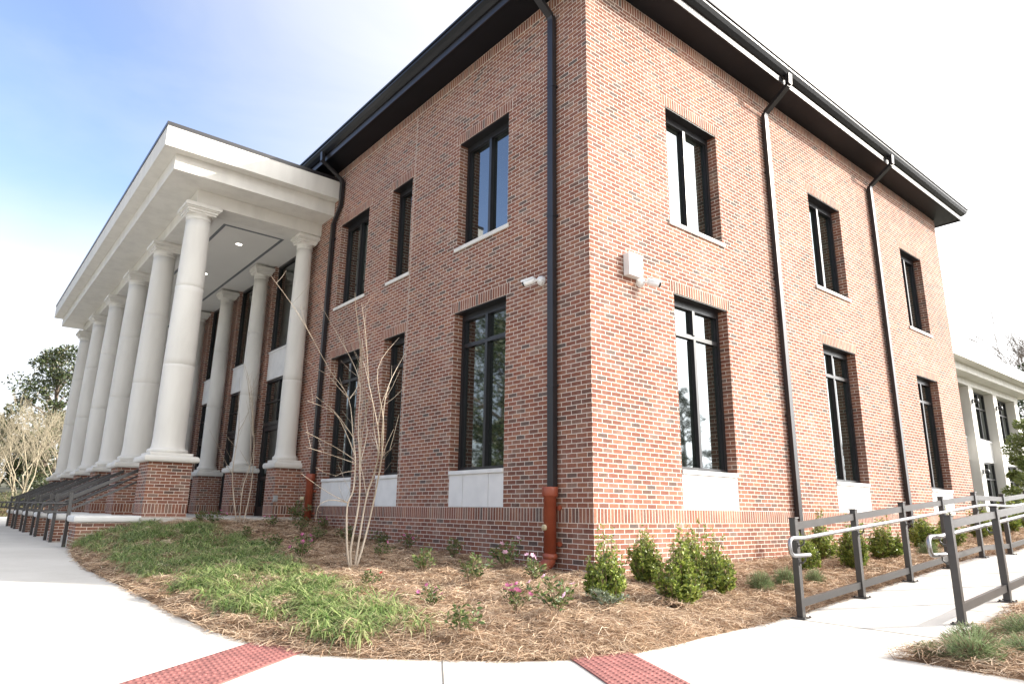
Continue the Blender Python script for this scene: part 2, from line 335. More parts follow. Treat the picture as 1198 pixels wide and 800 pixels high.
def bed_rows():
    # resample edge
    pts=[]
    for (a,b) in zip(BED_EDGE[:-1],BED_EDGE[1:]):
        n=max(1,int(math.dist(a,b)/.25))
        for k in range(n): pts.append((a[0]+(b[0]-a[0])*k/n,a[1]+(b[1]-a[1])*k/n))
    pts.append(BED_EDGE[-1])
    rows=[]
    for x,y in pts:
        if x<=0: w=(x,0.0,interp(x,[-9.7,-9.2,-8.9,-5.9,-2.7,-.9,0],[.70,.76,.80,.44,.37,.31,.25])); p=interp(x,[-9.7,-8,-4,0],[6,4.5,2.6,2.0])
        elif y<=0: w=(0.0,0.0,.25); p=2.0
        else: w=(0.0,y,.26+.02*y if y<8 else .42+.06*(y-8)); p=1.5
        ez=P(x,y) if y<.75 else rampz(y)-.03
        rows.append(((x,y,ez),w,p))
    return rows
def bed_point(row,s):
    e,w,p=row
    f=1-(1-s)**p
    lip=.05*(1-math.exp(-s*14))-.012
    x=e[0]+(w[0]-e[0])*s;y=e[1]+(w[1]-e[1])*s
    z=e[2]+(w[2]-e[2])*f+lip*(1-s)+.025*math.sin(x*2.1+1.3*y)*math.sin(y*1.7-x*.6)*4*s*(1-s)
    return (x,y,z)
def grid_sheet(name, xs, ys, fz, mat):
    v = [(x, y, fz(x, y)) for y in ys for x in xs]; nx = len(xs)
    f = [(j*nx+i, j*nx+i+1, (j+1)*nx+i+1, (j+1)*nx+i) for j in range(len(ys)-1) for i in range(nx-1)]
    b = MB(); b.add(v, f, True); return b.build(name, mat)
def lawn_z(x, y):
    d = max(0, -x-46); z = -.08
    if d > 0: z = .25+min(d, 5)*.10+max(0, min(d-5, 60))*.06
    e = max(0, y-18)
    return z+min(e, 30)*.03
xs = [-1500, -600, -300, -150]+list(np.arange(-110, -40, 2.5))+[-40, -30, -10, 0, 10, 30, 60, 120, 300, 700, 1500]
ys = [-1500, -600, -250, -120, -60, -30, -20, -10, 0, 10, 18, 30, 48, 80, 150, 300, 700, 1500]
ground = struct(grid_sheet('ground', [float(a) for a in xs], ys, lawn_z, M['lawn']))
xs = [-46, -42, -38, -34, -30, -26, -22, -18, -14, -12, -10, -8, -6, -4, -2, 0, 3, 7, 14]
pavement = struct(grid_sheet('pavement', xs, [-26, -18, -12, -9, -7, -5.5, -4, -3, 0, 4, 9], lambda x, y: P(x, y), M['walk']))
# ramp: slab with sides
b = MB(); ry = [.75, 2, 4, 6, 7, 8.6, 10, 12, 15, 20, 30]; X0, X1 = 2.24, 3.86
for y0, y1 in zip(ry[:-1], ry[1:]):
    z0, z1 = rampz(y0)+.004, rampz(y1)+.004
    b.quad((X0, y0, z0), (X1, y0, z0), (X1, y1, z1), (X0, y1, z1))
    b.quad((X0, y0, -.1), (X0, y0, z0), (X0, y1, z1), (X0, y1, -.1)); b.quad((X1, y1, -.1), (X1, y1, z1), (X1, y0, z0), (X1, y0, -.1))
b.quad((X0, .75, -.1), (X1, .75, -.1), (X1, .75, .004), (X0, .75, .004))
struct(b.build('ramp_path', M['walk']))
# joints in the concrete
b = MB()
def strip(p, q, wd, fz, lift=.004, n=1):
    p = Vector((*p, 0)); q = Vector((*q, 0)); d = (q-p).normalized(); s = Vector((-d.y, d.x, 0))*wd/2
    for k in range(n):
        a = p+(q-p)*k/n; c = p+(q-p)*(k+1)/n
        b.add([(a+s).to_tuple()[:2]+(fz(*(a+s).xy)+lift,), (a-s).to_tuple()[:2]+(fz(*(a-s).xy)+lift,), (c-s).to_tuple()[:2]+(fz(*(c-s).xy)+lift,), (c+s).to_tuple()[:2]+(fz(*(c+s).xy)+lift,)], [(0, 1, 2, 3)])
strip((1.79, -3.58), (3.6, -4.77), .009, P)
for y in (2.25, 3.75, 5.25, 7.0, 8.6, 10.1, 11.6): strip((X0+.01, y), (X1-.01, y), .009, lambda x, yy: rampz(yy)+.004, .004)
strip((2.2, .735), (3.9, .735), .014, P)
strip((2.42, -.9), (4.4, -.9), .008, P)
for x in (-12, -15, -18, -21, -24, -27, -30): strip((x, -6.5), (x, -4.9), .012, P)
strip((-40, -6.5), (-3.2, -6.5), .012, P, .004, 20)
struct(b.build('pavement_joint', M['joint']))

# ------------------------------------------------------------------ brick building
BB = thing('brick_building', 'two storey red brick building with white columned portico and dark eaves', 'building')
SOF = 9.72
def facade(b, axis, u0, u1, z0, z1, holes, depth, face, nsign):
    """wall with openings; axis 'x': plane y=face, u along x; axis 'y': plane x=face, u along y. Reveals run inward."""
    us = sorted({u0, u1, *[h[0] for h in holes], *[h[1] for h in holes]}); zs = sorted({z0, z1, *[h[2] for h in holes], *[h[3] for h in holes]})
    def pt(u, z, d=0): return (u, face+d, z) if axis == 'x' else (face-d, u, z)
    for i in range(len(us)-1):
        for j in range(len(zs)-1):
            cu, cz = (us[i]+us[i+1])/2, (zs[j]+zs[j+1])/2
            if any(h[0] < cu < h[1] and h[2] < cz < h[3] for h in holes): continue
            q = [pt(us[i], zs[j]), pt(us[i+1], zs[j]), pt(us[i+1], zs[j+1]), pt(us[i], zs[j+1])]
            b.quad(*(q))
    for h in holes:
        a, c, lo, hi = h
        b.quad(pt(a, lo), pt(a, hi), pt(a, hi, depth), pt(a, lo, depth)); b.quad(pt(c, hi), pt(c, lo), pt(c, lo, depth), pt(c, hi, depth))
        b.quad(pt(a, hi), pt(c, hi), pt(c, hi, depth), pt(a, hi, depth)); b.quad(pt(a, lo), pt(c, lo), pt(c, lo, depth), pt(a, lo, depth))
FW = [(-3.44, -1.93), (-6.05, -5.19), (-8.62, -7.14)]
RW = [(1.97, 3.49), (6.99, 8.49), (11.91, 13.32)]
UZ, LZ, PZ = (5.895, 8.08), (1.77, 4.6244), 1.17
DEP = .30
fh = [(a, c, *UZ) for a, c in FW]+[(a, c, PZ, LZ[1]) for a, c in FW]
rh = [(a, c, *UZ) for a, c in RW]+[(a, c, PZ, LZ[1]) for a, c in RW]
b = MB()
facade(b, 'x', -9.55, 0, -.3, SOF, fh, DEP, 0, -1)
facade(b, 'y', 0, 14.9, -.3, SOF, rh, DEP, 0, 1)
b.quad((0, 14.9, -.3), (-12, 14.9, -.3), (-12, 14.9, SOF), (0, 14.9, SOF))
b.quad((-28.2, 14.9, -.3), (-28.2, .5, -.3), (-28.2, .5, SOF), (-28.2, 14.9, SOF))
b.quad((-12, 14.9, -.3), (-28.2, 14.9, -.3), (-28.2, 14.9, SOF), (-12, 14.9, SOF))
b.quad((-9.55, .006, 8.9), (-28.2, .006, 8.9), (-28.2, .006, SOF), (-9.55, .006, SOF))
b.build('wall', M['brick'], BB)
# soldier courses: low band, under the soffit
b = MB(); e = .003
S0, S1 = .967, 1.17
def bandx(x0, x1, z0, z1, y=0): b.box(x0, x1, y-e, y+.02, z0, z1)
def bandy(y0, y1, z0, z1, x=0): b.box(x-.02, x+e, y0, y1, z0, z1)
for fn, a_, b2_ in ((bandx, -9.55, e), (bandy, .02, 14.9+e)):
    for z0, z1 in ((S0, S1), (9.5012, 9.7044)):
        b = MB(); fn(a_, b2_, z0, z1); b.build('soldier_course', M['soldier'], BB)
for x, z0, z1 in ((-5.12, 1.175, 9.5), (-6.395, .3, .965)):
    b = MB(); b.box(x-.006, x+.006, -.0035, .01, z0, z1); b.build('control_joint', M['sealant'], BB)

def window(axis, a, c, lo, hi, face, lower, panel=True, lintel=True):
    """black framed window in its opening; children: pane, sill, apron panel, brick lintel"""
    def bx(mb, u0, u1, d0, d1, z0, z1, bev=0):   # d measured inward from the wall face
        if axis == 'x': mb.box(u0, u1, face+d0, face+d1, z0, z1, bev)
        else: mb.box(face-d1, face-d0, u0, u1, z0, z1, bev)
    d0, d1 = .185, .29; t = .065; zl = LZ[0] if lower else lo
    f = MB(); g = .003
    bx(f, a+g, a+t, d0, d1, zl+g, hi-g); bx(f, c-t, c-g, d0, d1, zl+g, hi-g)
    bx(f, a+t, c-t, d0, d1, hi-.13, hi-g); bx(f, a+t, c-t, d0, d1, zl+g, zl+t)
    mid = (a+c)/2; mw = .032
    narrow = (c-a) < 1
    zt = hi-.60
    if lower:
        bx(f, a+t, c-t, d0+.01, d1-.01, zt-.035, zt+.035)
    if not narrow:
        for q0, q1 in (((zl+t, zt-.035), (zt+.035, hi-.13)) if lower else ((zl+t, hi-.13),)):
            bx(f, mid-mw, mid+mw, d0-.012, d1-.005, q0, q1)
    bx(f, a+g, c-g, .012, d0-.002, hi-.014, hi-.002)            # dark metal head
    # stepped inner bead
    for q in (a+t, c-t-.025): bx(f, q, q+.025, d0+.03, d1-.01, zl+t, hi-.13)
    w_ = f.build('window', M['black'], BB)
    p = MB(); bx(p, a+.02, c-.02, d0+.06, d0+.075, zl+.02, hi-.02); p.build('pane', M['glass'], w_)
    s = MB()
    if lower:
        s.box(0, 0, 0, 0, 0, 0) if False else None
        bx(s, a+g, c-g, -.022, d1, 1.705, 1.77, .008); s.build('sill', M['white'], w_)
        pn = MB(); ww = (c-a-.006); n = 3 if ww > 1 else 1
        cuts = [0, .27, .74, 1] if n == 3 else [0, 1]
        for k in range(n): bx(pn, a+.003+ww*cuts[k]+(.0055 if k else 0), a+.003+ww*cuts[k+1]-(.0055 if k < n-1 else 0), .008, .12, PZ+.004, 1.703)
        bx(pn, a+.003, c-.003, .035, .13, PZ+.004, 1.70)
        pn.build('apron_panel', M['white'], w_)
    else:
        bx(s, a-.05, c+.05, -.035, .0-.002, lo-.075, lo-.002, .006); bx(s, a+g, c-g, .0, d1, lo-.055, lo+.002); s.build('sill', M['cast'], w_)
    if lintel:
        l = MB(); bx(l, a-.10, c+.10, -.003, .018, hi+.001, hi+.2032)
        l.build('lintel', M['soldier'], w_)
    return w_
for a, c in FW:
    window('x', a, c, *UZ, 0, False); window('x', a, c, *LZ, 0, True)
for a, c in RW:
    window('y', a, c, *UZ, 0, False); window('y', a, c, *LZ, 0, True)

# eaves: soffit, fascia, gutter, hipped roof over the whole block
EX0, EX1, EY0, EY1 = -28.8, .56, -.56, 15.46
b = MB()
b.box(EX0, EX1-.02, EY0+.02, EY1-.02, SOF+.0, SOF+.035)
b.build('soffit', M['soffit'], BB)
b = MB()
b.box(EX1-.02, EX1, EY0, EY1, SOF-.02, SOF+.13); b.box(EX0, EX1-.02, EY0, EY0+.02, SOF-.02, SOF+.13); b.box(EX0, EX1-.02, EY1-.02, EY1, SOF-.02, SOF+.13)
b.build('fascia', M['bronze'], BB)
b = MB()
prof = [(.002, .115), (.035, .125), (.10, .185), (.145, .255), (.15, .30), (.175, .305), (.175, .345), (.15, .35)]
def gut(o0, z0): return z0
ring = []
for o_, z_ in prof:
    ring.append([(EX0-.0, EY0-o_, SOF+z_), (EX1+o_, EY0-o_, SOF+z_), (EX1+o_, EY1+o_, SOF+z_), (EX0, EY1+o_, SOF+z_)])
for r0, r1 in zip(ring[:-1], ring[1:]):
    for k in range(3): b.quad(r0[k], r0[k+1], r1[k+1], r1[k])
b.build('gutter', M['gutter'], BB)
b = MB(); o_ = .16; z_ = SOF+.345
c4 = [(EX0, EY0-o_, z_), (EX1+o_, EY0-o_, z_), (EX1+o_, EY1+o_, z_), (EX0, EY1+o_, z_)]
rz_ = z_+2.1; h0 = (EX0+8, 7.45, rz_); h1 = (EX1-8, 7.45, rz_)
b.add(c4+[h0, h1], [(0, 1, 5, 4), (1, 2, 5), (2, 3, 4, 5), (3, 0, 4)])
b.build('roof', M['roof'], BB)

# downspouts
def downspout(axis, u, zbot, boot, jog=None, name='downspout'):
    d = MB(); W2, D = .062, .085
    def pipe(path):   # path of (u, out, z); rectangular section
        for k in range(len(path)-1):
            (ua, oa, za), (ub, ob, zb) = path[k], path[k+1]
            vs = []
            for uu, oo, zz in ((ua, oa, za), (ub, ob, zb)):
                horiz = abs(zb-za) < abs(ob-oa)*.9
                for su, s_ in ((-1, -1), (1, -1), (1, 1), (-1, 1)):
                    o2 = oo+(0 if horiz else s_*D/2); z2 = zz+(s_*D/2 if horiz else 0)
                    vs.append((uu+su*W2, -o2, z2) if axis == 'x' else (o2, uu+su*W2, z2))
            d.add(vs, [(0, 1, 5, 4), (1, 2, 6, 5), (2, 3, 7, 6), (3, 0, 4, 7), (3, 2, 1, 0), (4, 5, 6, 7)])
    ow = D/2+.028
    path = [(u, .665, SOF+.17), (u, .65, SOF-.06), (u, ow+.02, SOF-.46), (u, ow, SOF-.52)]
    if jog: path += jog
    path.append((u if not jog else jog[-1][0], ow, zbot))
    pipe(path)
    ul = path[-1][0]
    for z in (2.9, 5.6, 7.9):
        uu = ul if not jog or z < 8 else u
        if axis == 'x': d.box(uu-W2-.012, uu+W2+.012, -ow-D/2-.004, -.001, z, z+.03)
        else: d.box(.001, ow+D/2+.004, uu-W2-.012, uu+W2+.012, z, z+.03)
    ds = d.build(name, M['bronze'], BB)
    if boot:
        bt = MB(); r = .088; cy = -.112
        bt.lathe([(.0, 1.455), (r+.024, 1.455), (r+.028, 1.445), (r+.028, 1.335), (r+.015, 1.318), (r, 1.312), (r, boot+.12), (0, boot+.12)], (ul, cy, 0), 28)
        bt.tube([(ul, cy, boot+.19), (ul-.005, cy-.01, boot+.10), (ul-.04, cy-.06, boot+.02), (ul-.10, cy-.14, boot-.05)], [r*1.03, r*1.05, r*1.05, r], 20)
        bt.lathe([(r, boot+.19), (r+.016, boot+.185), (r+.016, boot+.125), (r, boot+.115)], (ul, cy, 0), 28)
        for z in (1.17, boot+.32):
            bt.box(ul-.13, ul+.13, -.05, -.002, z-.02, z+.02); bt.box(ul+.1, ul+.125, -.06, -.02, z-.035, z+.035)
        bo = bt.build('downspout_boot', M['boot'], ds)
        cp = MB()
        q = MB(); v = []; nn = 20
        c0 = Vector((ul-.012, cy-.082, .90)); n_ = Vector((-.15, -.99, 0)).normalized(); t_ = Vector((n_.y, -n_.x, 0)).normalized()
        rr = [(.0, .038), (.038, .038), (.042, .034), (.042, 0)]
        for ra, h in rr:
            for k in range(nn): v.append(c0+n_*h+(t_*math.cos(2*math.pi*k/nn)+Vector((0, 0, 1))*math.sin(2*math.pi*k/nn))*ra)
        cp.add(v, [(i*nn+k, i*nn+(k+1) % nn, (i+1)*nn+(k+1) % nn, (i+1)*nn+k) for i in range(3) for k in range(nn)], True)
        hx = [c0+n_*(.055 if i >= 6 else .038)+(t_*math.cos(math.pi/3*i)+Vector((0, 0, 1))*math.sin(math.pi/3*i))*.016 for i in range(12)]
        cp.add(hx, [(i, (i+1) % 6, 6+(i+1) % 6, 6+i) for i in range(6)]+[tuple(range(6, 12))])
        cp.build('cleanout_plug', M['brass'], ds)
downspout('x', -.735, 1.44, .36)
ow = .085/2+.028
downspout('x', -8.58, 1.70, .88, jog=[(-8.60, ow, 8.62), (-8.93, ow, 8.28)]) if False else None
downspout('y', 5.27, .30, None); downspout('y', 10.25, .46, None)
# the downspout that jogs round the end of the portico cornice
d = MB(); W2 = .055
def seg(p, q):
    vs = []
    for x, y, z in (p, q):
        for sx, sy in ((-1, -1), (1, -1), (1, 1), (-1, 1)): vs.append((x+sx*W2, y+sy*.042, z))
    d.add(vs, [(0, 1, 5, 4), (1, 2, 6, 5), (2, 3, 7, 6), (3, 0, 4, 7), (3, 2, 1, 0), (4, 5, 6, 7)])
path = [(-8.62, -.665, SOF+.17), (-8.62, -.65, SOF-.06), (-8.62, -.10, SOF-.40), (-8.62, -.075, SOF-.5), (-8.62, -.075, 8.62), (-8.98, -.075, 8.22), (-8.98, -.075, 1.9)]
for p, q in zip(path[:-1], path[1:]): seg(p, q)
for z in (3, 5.6, 7.8): d.box(-9.05, -8.91, -.122, -.001, z, z+.03)
ds = d.build('downspout', M['bronze'], BB)
bt = MB(); bt.lathe([(0, 1.90), (.095, 1.90), (.115, 1.88), (.115, 1.76), (.098, 1.73), (.088, 1.72), (.088, .7), (0, .7)], (-8.98, -.12, 0), 24)
for z in (1.5, 1.0): bt.box(-9.11, -8.85, -.05, -.002, z-.02, z+.02)
bt.build('downspout_boot', M['boot'], ds)
b = MB(); b.tube([(-9.06, -.19, 1.33), (-9.12, -.26, 1.33)], .05, 16); b.build('cleanout_plug', M['brass'], ds)

# ------------------------------------------------------------------ portico
CX = [-10.2-3.22*i for i in range(6)]; CY = -2.98; FLOOR = .885
PX0 = CX[-1]-1.34; PX1 = -8.86
# cornice: dark flashing, fascia, lower band, architrave, ceiling
b = MB(); b.box(PX0-.02, PX1, -4.19, .004, 9.375, 9.465); b.box(PX0+.1, PX1-.1, -4.1, .0, 9.465, 9.5); b.build('portico_flashing', M['bronze'], BB)
b = MB()
b.box(PX0+.01, PX1-.01, -4.172, -.0025, 8.89, 9.374); b.box(PX0+.27, PX1-.27, -3.88, -.0025, 8.51, 8.889)
b.build('portico_cornice', M['cast'], BB)
b = MB(); AX0, AX1, AY = PX0+1.0, -9.86, -3.16
b.box(AX0, AX1, AY, AY+.62, 8.17, 8.509); b.box(AX1-.62, AX1, AY+.62, -.0025, 8.17, 8.509); b.box(AX0, AX0+.62, AY+.62, -.0025, 8.17, 8.509)
b.build('architrave', M['cast'], BB)
b = MB(); b.box(AX0+.62, AX1-.62, AY+.62, .50, 8.235, 8.3); ceil = b.build('portico_ceiling', M['ceiling'], BB)
b = MB(); gx0, gx1, gy0, gy1 = AX0+1.05, AX1-1.02, -2.22, -.62; gw = .075
b.box(gx0, gx1, gy0, gy0+gw, 8.226, 8.2345); b.box(gx0, gx1, gy1-gw, gy1, 8.226, 8.2345)
b.box(gx0, gx0+gw, gy0+gw, gy1-gw, 8.226, 8.2345); b.box(gx1-gw, gx1, gy0+gw, gy1-gw, 8.226, 8.2345)
b.build('soffit_vent', M['groove'], ceil)
for i in range(5):
    x = -12.05-3.22*i
    b = MB(); b.lathe([(.085, 8.2345), (.085, 8.226), (.10, 8.226), (.10, 8.2345)], (x, -1.45, 0), 24)
    b.mi = 1; b.lathe([(0, 8.231), (.085, 8.231)], (x, -1.45, 0), 24)
    b.build('recessed_light', [M['plastic'], M['lamp']], ceil)
# columns
def column(x, y, half=False):
    K = .72 if half else 1
    c = MB(); r0, r1 = .335*K, .272*K
    zb, zt = 2.36, 7.80
    prof = []
    for k in range(25):
        t = k/24; z = zb+(zt-zb)*t
        r = r0-(r0-r1)*max(0, (t-.25)/.75)**1.35
        prof.append((r, z))
    prof = [(r0+.03, zb-.012), (r0+.012, zb+.03)]+prof[1:]
    # drum joints and the necking ring
    def groove(z):
        for k in range(len(prof)-1):
            if prof[k][1] < z < prof[k+1][1]:
                r = prof[k][0]; prof[k+1:k+1] = [(r, z-.003), (r-.002, z-.0015), (r-.002, z+.0015), (r, z+.003)]; break
    groove(4.25); groove(6.12)
    prof += [(r1, 7.52+.28), (r1+.018, 7.81), (r1+.018, 7.85), (r1, 7.86)]
    c.lathe(prof, (x, y, 0), 40)
    sh = c.build('column', M['cast'], BB)
    k = MB()
    k.lathe([(r1, 7.86), (r1+.004, 7.90), (r1+.03, 7.915), (r1+.03, 7.935)], (x, y, 0), 40)
    for hw, z0, z1 in ((.315, 7.93, 7.975), (.345, 7.9755, 8.03), (.375, 8.0305, 8.06), (.41, 8.0605, 8.145), (.39, 8.1455, 8.172)):
        k.box(x-hw*K, x+hw*K, y-hw*K, y+hw*K, z0, z1, .006)
    k.build('capital', M['cast'], sh)
    bs = MB()
    bs.lathe([(q_*K, z_) for q_, z_ in ((.40, 2.25), (.418, 2.265), (.425, 2.295), (.418, 2.325), (.395, 2.345), (.36, 2.352), (.345, 2.36))], (x, y, 0), 40)
    bs.box(x-.44*K, x+.44*K, y-.44*K, y+.44*K, 2.185, 2.25, .012)
    # bullnosed pedestal cap
    bs2 = [(.50, 2.045), (.53, 2.055), (.548, 2.08), (.553, 2.115), (.548, 2.15), (.53, 2.175), (.50, 2.185)]
    vs = [(x+sx*h*K, y+sy*h*K, z) for h, z in bs2 for sx, sy in ((-1, -1), (1, -1), (1, 1), (-1, 1))]
    n = len(bs2)
    bs.add(vs, [(i*4+q, i*4+(q+1) % 4, i*4+4+(q+1) % 4, i*4+4+q) for i in range(n-1) for q in range(4)]+[(3, 2, 1, 0), tuple((n-1)*4+q for q in range(4))])
    bs.build('column_base', M['cast'], sh)
    pd = MB(); h = .44*K
    pd.box(x-h, x+h, y-h, y+h, -.1 if not half else FLOOR-.3, 2.044)
    ped = pd.build('pedestal', M['brick'], sh)
    s = MB(); h2 = h+.003; s.box(x-h2, x+h2, y-h2, y+h2, S0, S1)
    s.build('pedestal_band', M['soldier'], sh)
for x in CX: column(x, CY)
for x in CX: column(x, -.29, True)
# brick piers behind the engaged columns, window wall between them
for i, x in enumerate(CX):
    x0, x1 = x-.285, (x+.285 if i else -9.551)
    b = MB(); b.box(x0, x1, 0, .5, .5, 8.3 if i else 8.95); pr_ = b.build('pier', M['brick'], BB)
    b = MB(); b.box(x0-.003, x1+(.003 if i else -.001), -.003, .49, S0, S1); b.build('pier_band', M['soldier'], pr_)
for i in range(5):
    x0, x1 = CX[i+1]+.289, CX[i]-.289
    if i == 0: pass
    mid = (x0+x1)/2
    f = MB(); y0, y1 = .11, .22; t = .07
    for z0, z1 in ((FLOOR+.0, 4.70), (5.56, 8.234)):
        f.box(x0, x0+t, y0, y1, z0, z1); f.box(x1-t, x1, y0, y1, z0, z1); f.box(x0+t, x1-t, y0, y1, z1-t, z1-.002); f.box(x0+t, x1-t, y0, y1, z0+.002, z0+t)
    # upper light: one mullion; lower: transom light of six panes over a pair of glazed doors
    f.box(mid-.035, mid+.035, y0-.01, y1-.01, 5.56+t, 8.234-t)
    f.box(x0+t, x1-t, y0-.01, y1-.01, 3.36, 3.46); f.box(x0+t, x1-t, y0+.02, y1-.02, 4.02, 4.06)
    for q in (.333, .667): f.box(x0+(x1-x0)*q-.02, x0+(x1-x0)*q+.02, y0+.02, y1-.02, 3.46, 4.70-t)
    wdw = f.build('entrance_window', M['black'], BB)
    p = MB(); p.box(x0+.02, x1-.02, y0+.06, y0+.075, FLOOR+.02, 4.69); p.box(x0+.02, x1-.02, y0+.06, y0+.075, 5.58, 8.22); p.build('pane', M['glass'], wdw)
    for sgn in (-1, 1):
        dr = MB(); xa, xb = (x0+t+.004, mid-.004) if sgn < 0 else (mid+.004, x1-t-.004)
        for u0, u1, z0, z1 in ((xa, xa+.11, FLOOR+.01, 3.355), (xb-.11, xb, FLOOR+.01, 3.355), (xa+.11, xb-.11, 3.22, 3.355), (xa+.11, xb-.11, FLOOR+.01, FLOOR+.26), (xa+.11, xb-.11, 1.85, 1.95)):
            dr.box(u0, u1, y0+.012, y0+.058, z0, z1)
        dr_ = dr.build('door', M['black'], wdw)
    hd = MB()
    for sgn in (-1, 1):
        xx = mid+sgn*.06; hd.tube([(xx, y0+.01, 1.75), (xx, y0-.05, 1.78), (xx, y0-.05, 2.12), (xx, y0+.01, 2.15)], .012, 8)
    hd.build('door_handle', M['steel'], wdw)
    s = MB(); s.box(x0, x1, .08, .22, 4.704, 5.556); s.box(x0, x1, .06, .08, 5.50, 5.556); s.build('spandrel_panel', M['white'], wdw)
# porch floor, steps, cheek walls
b = MB(); b.box(PX0+1.0, -9.62, -3.46, .52, .4, FLOOR, .012); b.build('porch_floor', M['walk'], BB)
b = MB()
for i in range(5):
    x0, x1 = CX[i+1]+.443, CX[i]-.443
    for k in range(4): b.box(x0, x1, -3.461-.31*(k+1), -3.461-.31*k, 0, FLOOR-.155*(k+1)+(.002*k))
b.build('step', M['walk'], BB)
for x in CX:
    b = MB(); b.box(x-.42, x+.42, -4.56, CY-.4405, -.1, .779); ck = b.build('cheek_wall', M['brick'], BB)
    c = MB()
    bs2 = [(0, .78), (.045, .79), (.06, .82), (.062, .85), (.06, .88), (.045, .908), (0, .915)]
    pr = [(o2, z) for o2, z in bs2]
    vs = []; xa, xb, ya, yb = x-.42, x+.42, -4.56, CY-.441
    for o2, z in pr: vs += [(xa-o2, ya-o2, z), (xb+o2, ya-o2, z), (xb+o2, yb, z), (xa-o2, yb, z)]
    n = len(pr)
    c.add(vs, [(i*4+q, i*4+(q+1) % 4, i*4+4+(q+1) % 4, i*4+4+q) for i in range(n-1) for q in range(4)]+[(3, 2, 1, 0), tuple((n-1)*4+q for q in range(4))])
    c.build('coping', M['white'], ck)

# ------------------------------------------------------------------ annex wing beyond the brick block
AN = thing('annex_building', 'white rendered wing with deep pilasters and dark windows beyond the ramp', 'building', (0, 0, 0))
b = MB()
b.box(-22, -4.58, 16, 46.4, 8.89, 9.47); b.box(-22, -5.15, 16, 46.1, 8.51, 8.889); b.box(-22, -5.86, 16, 45.15, 8.17, 8.509)
b.build('cornice', M['cast'], AN)
b = MB(); b.box(-22, -4.56, 15.9, 46.45, 9.4705, 9.56); b.build('flashing', M['grey'], AN)
b = MB(); b.box(-22, -6.45, 15.5, 45.1, 0, 8.169); b.build('wall', M['cast'], AN)
py = [32.1, 36.2, 40.3, 44.4]
b = MB()
for y in py: b.box(-6.449, -5.88, y, y+.68, 0, 8.168); 
for y in py: b.box(-6.449, -5.872, y+.004, y+.676, 4.25, 4.262)
b.build('pilaster', M['cast'], AN)
for y in py[:-1]:
    y0, y1 = y+.683, y+4.1-.003
    f = MB(); X_ = -6.40; t = .09
    for z0, z1 in ((1.0, 4.14), (5.40, 8.16)):
        f.box(X_-.06, X_+.05, y0, y0+t, z0, z1); f.box(X_-.06, X_+.05, y1-t, y1, z0, z1); f.box(X_-.06, X_+.05, y0+t, y1-t, z1-t, z1-.003); f.box(X_-.06, X_+.05, y0+t, y1-t, z0, z0+t)
        for q in (.34, .67): f.box(X_-.05, X_+.07, y0+(y1-y0)*q-.035, y0+(y1-y0)*q+.035, z0+t, z1-t)
        f.box(X_-.05, X_+.06, y0+t, y1-t, z1-.98, z1-.90)
    wd = f.build('window', M['black'], AN)
    p = MB(); p.box(X_-.04, X_-.01, y0+.02, y1-.02, 1.02, 4.12); p.box(X_-.04, X_-.01, y0+.02, y1-.02, 5.42, 8.14); p.build('pane', M['glass'], wd)
    s = MB(); s.box(-6.449, -6.30, y0, y1, 4.145, 5.395); s.box(-6.449, -6.25, y0, y1, 5.30, 5.395+.003); s.build('spandrel_panel', M['white'], wd)
for (x, y, z), lab in (((-5.88, 36.54, 7.35), 'small dark wall lamp high on the pilaster nearest the brick block'), ((-5.88, 40.64, 7.37), 'small dark wall lamp high on the second white pilaster from the brick block'), ((-5.88, 36.54, 3.5), 'small dark wall lamp low on the pilaster nearest the brick block')):
    t = thing('wall_lamp', lab, 'wall lamp', (x, y, z), 0, 'wall lamps on the white wing')
    b = MB(); b.box(0, .05, -.07, .07, -.12, .12, .01); b.build('back_plate', M['black'], t)
    b = MB(); b.tube([(.05, 0, .06), (.16, 0, .08)], .02, 8); b.lathe([(0, .14), (.07, .12), (.12, .05), (.12, -.10), (.09, -.15), (0, -.16)], (.2, 0, 0), 16); b.build('lamp_head', M['black'], t)

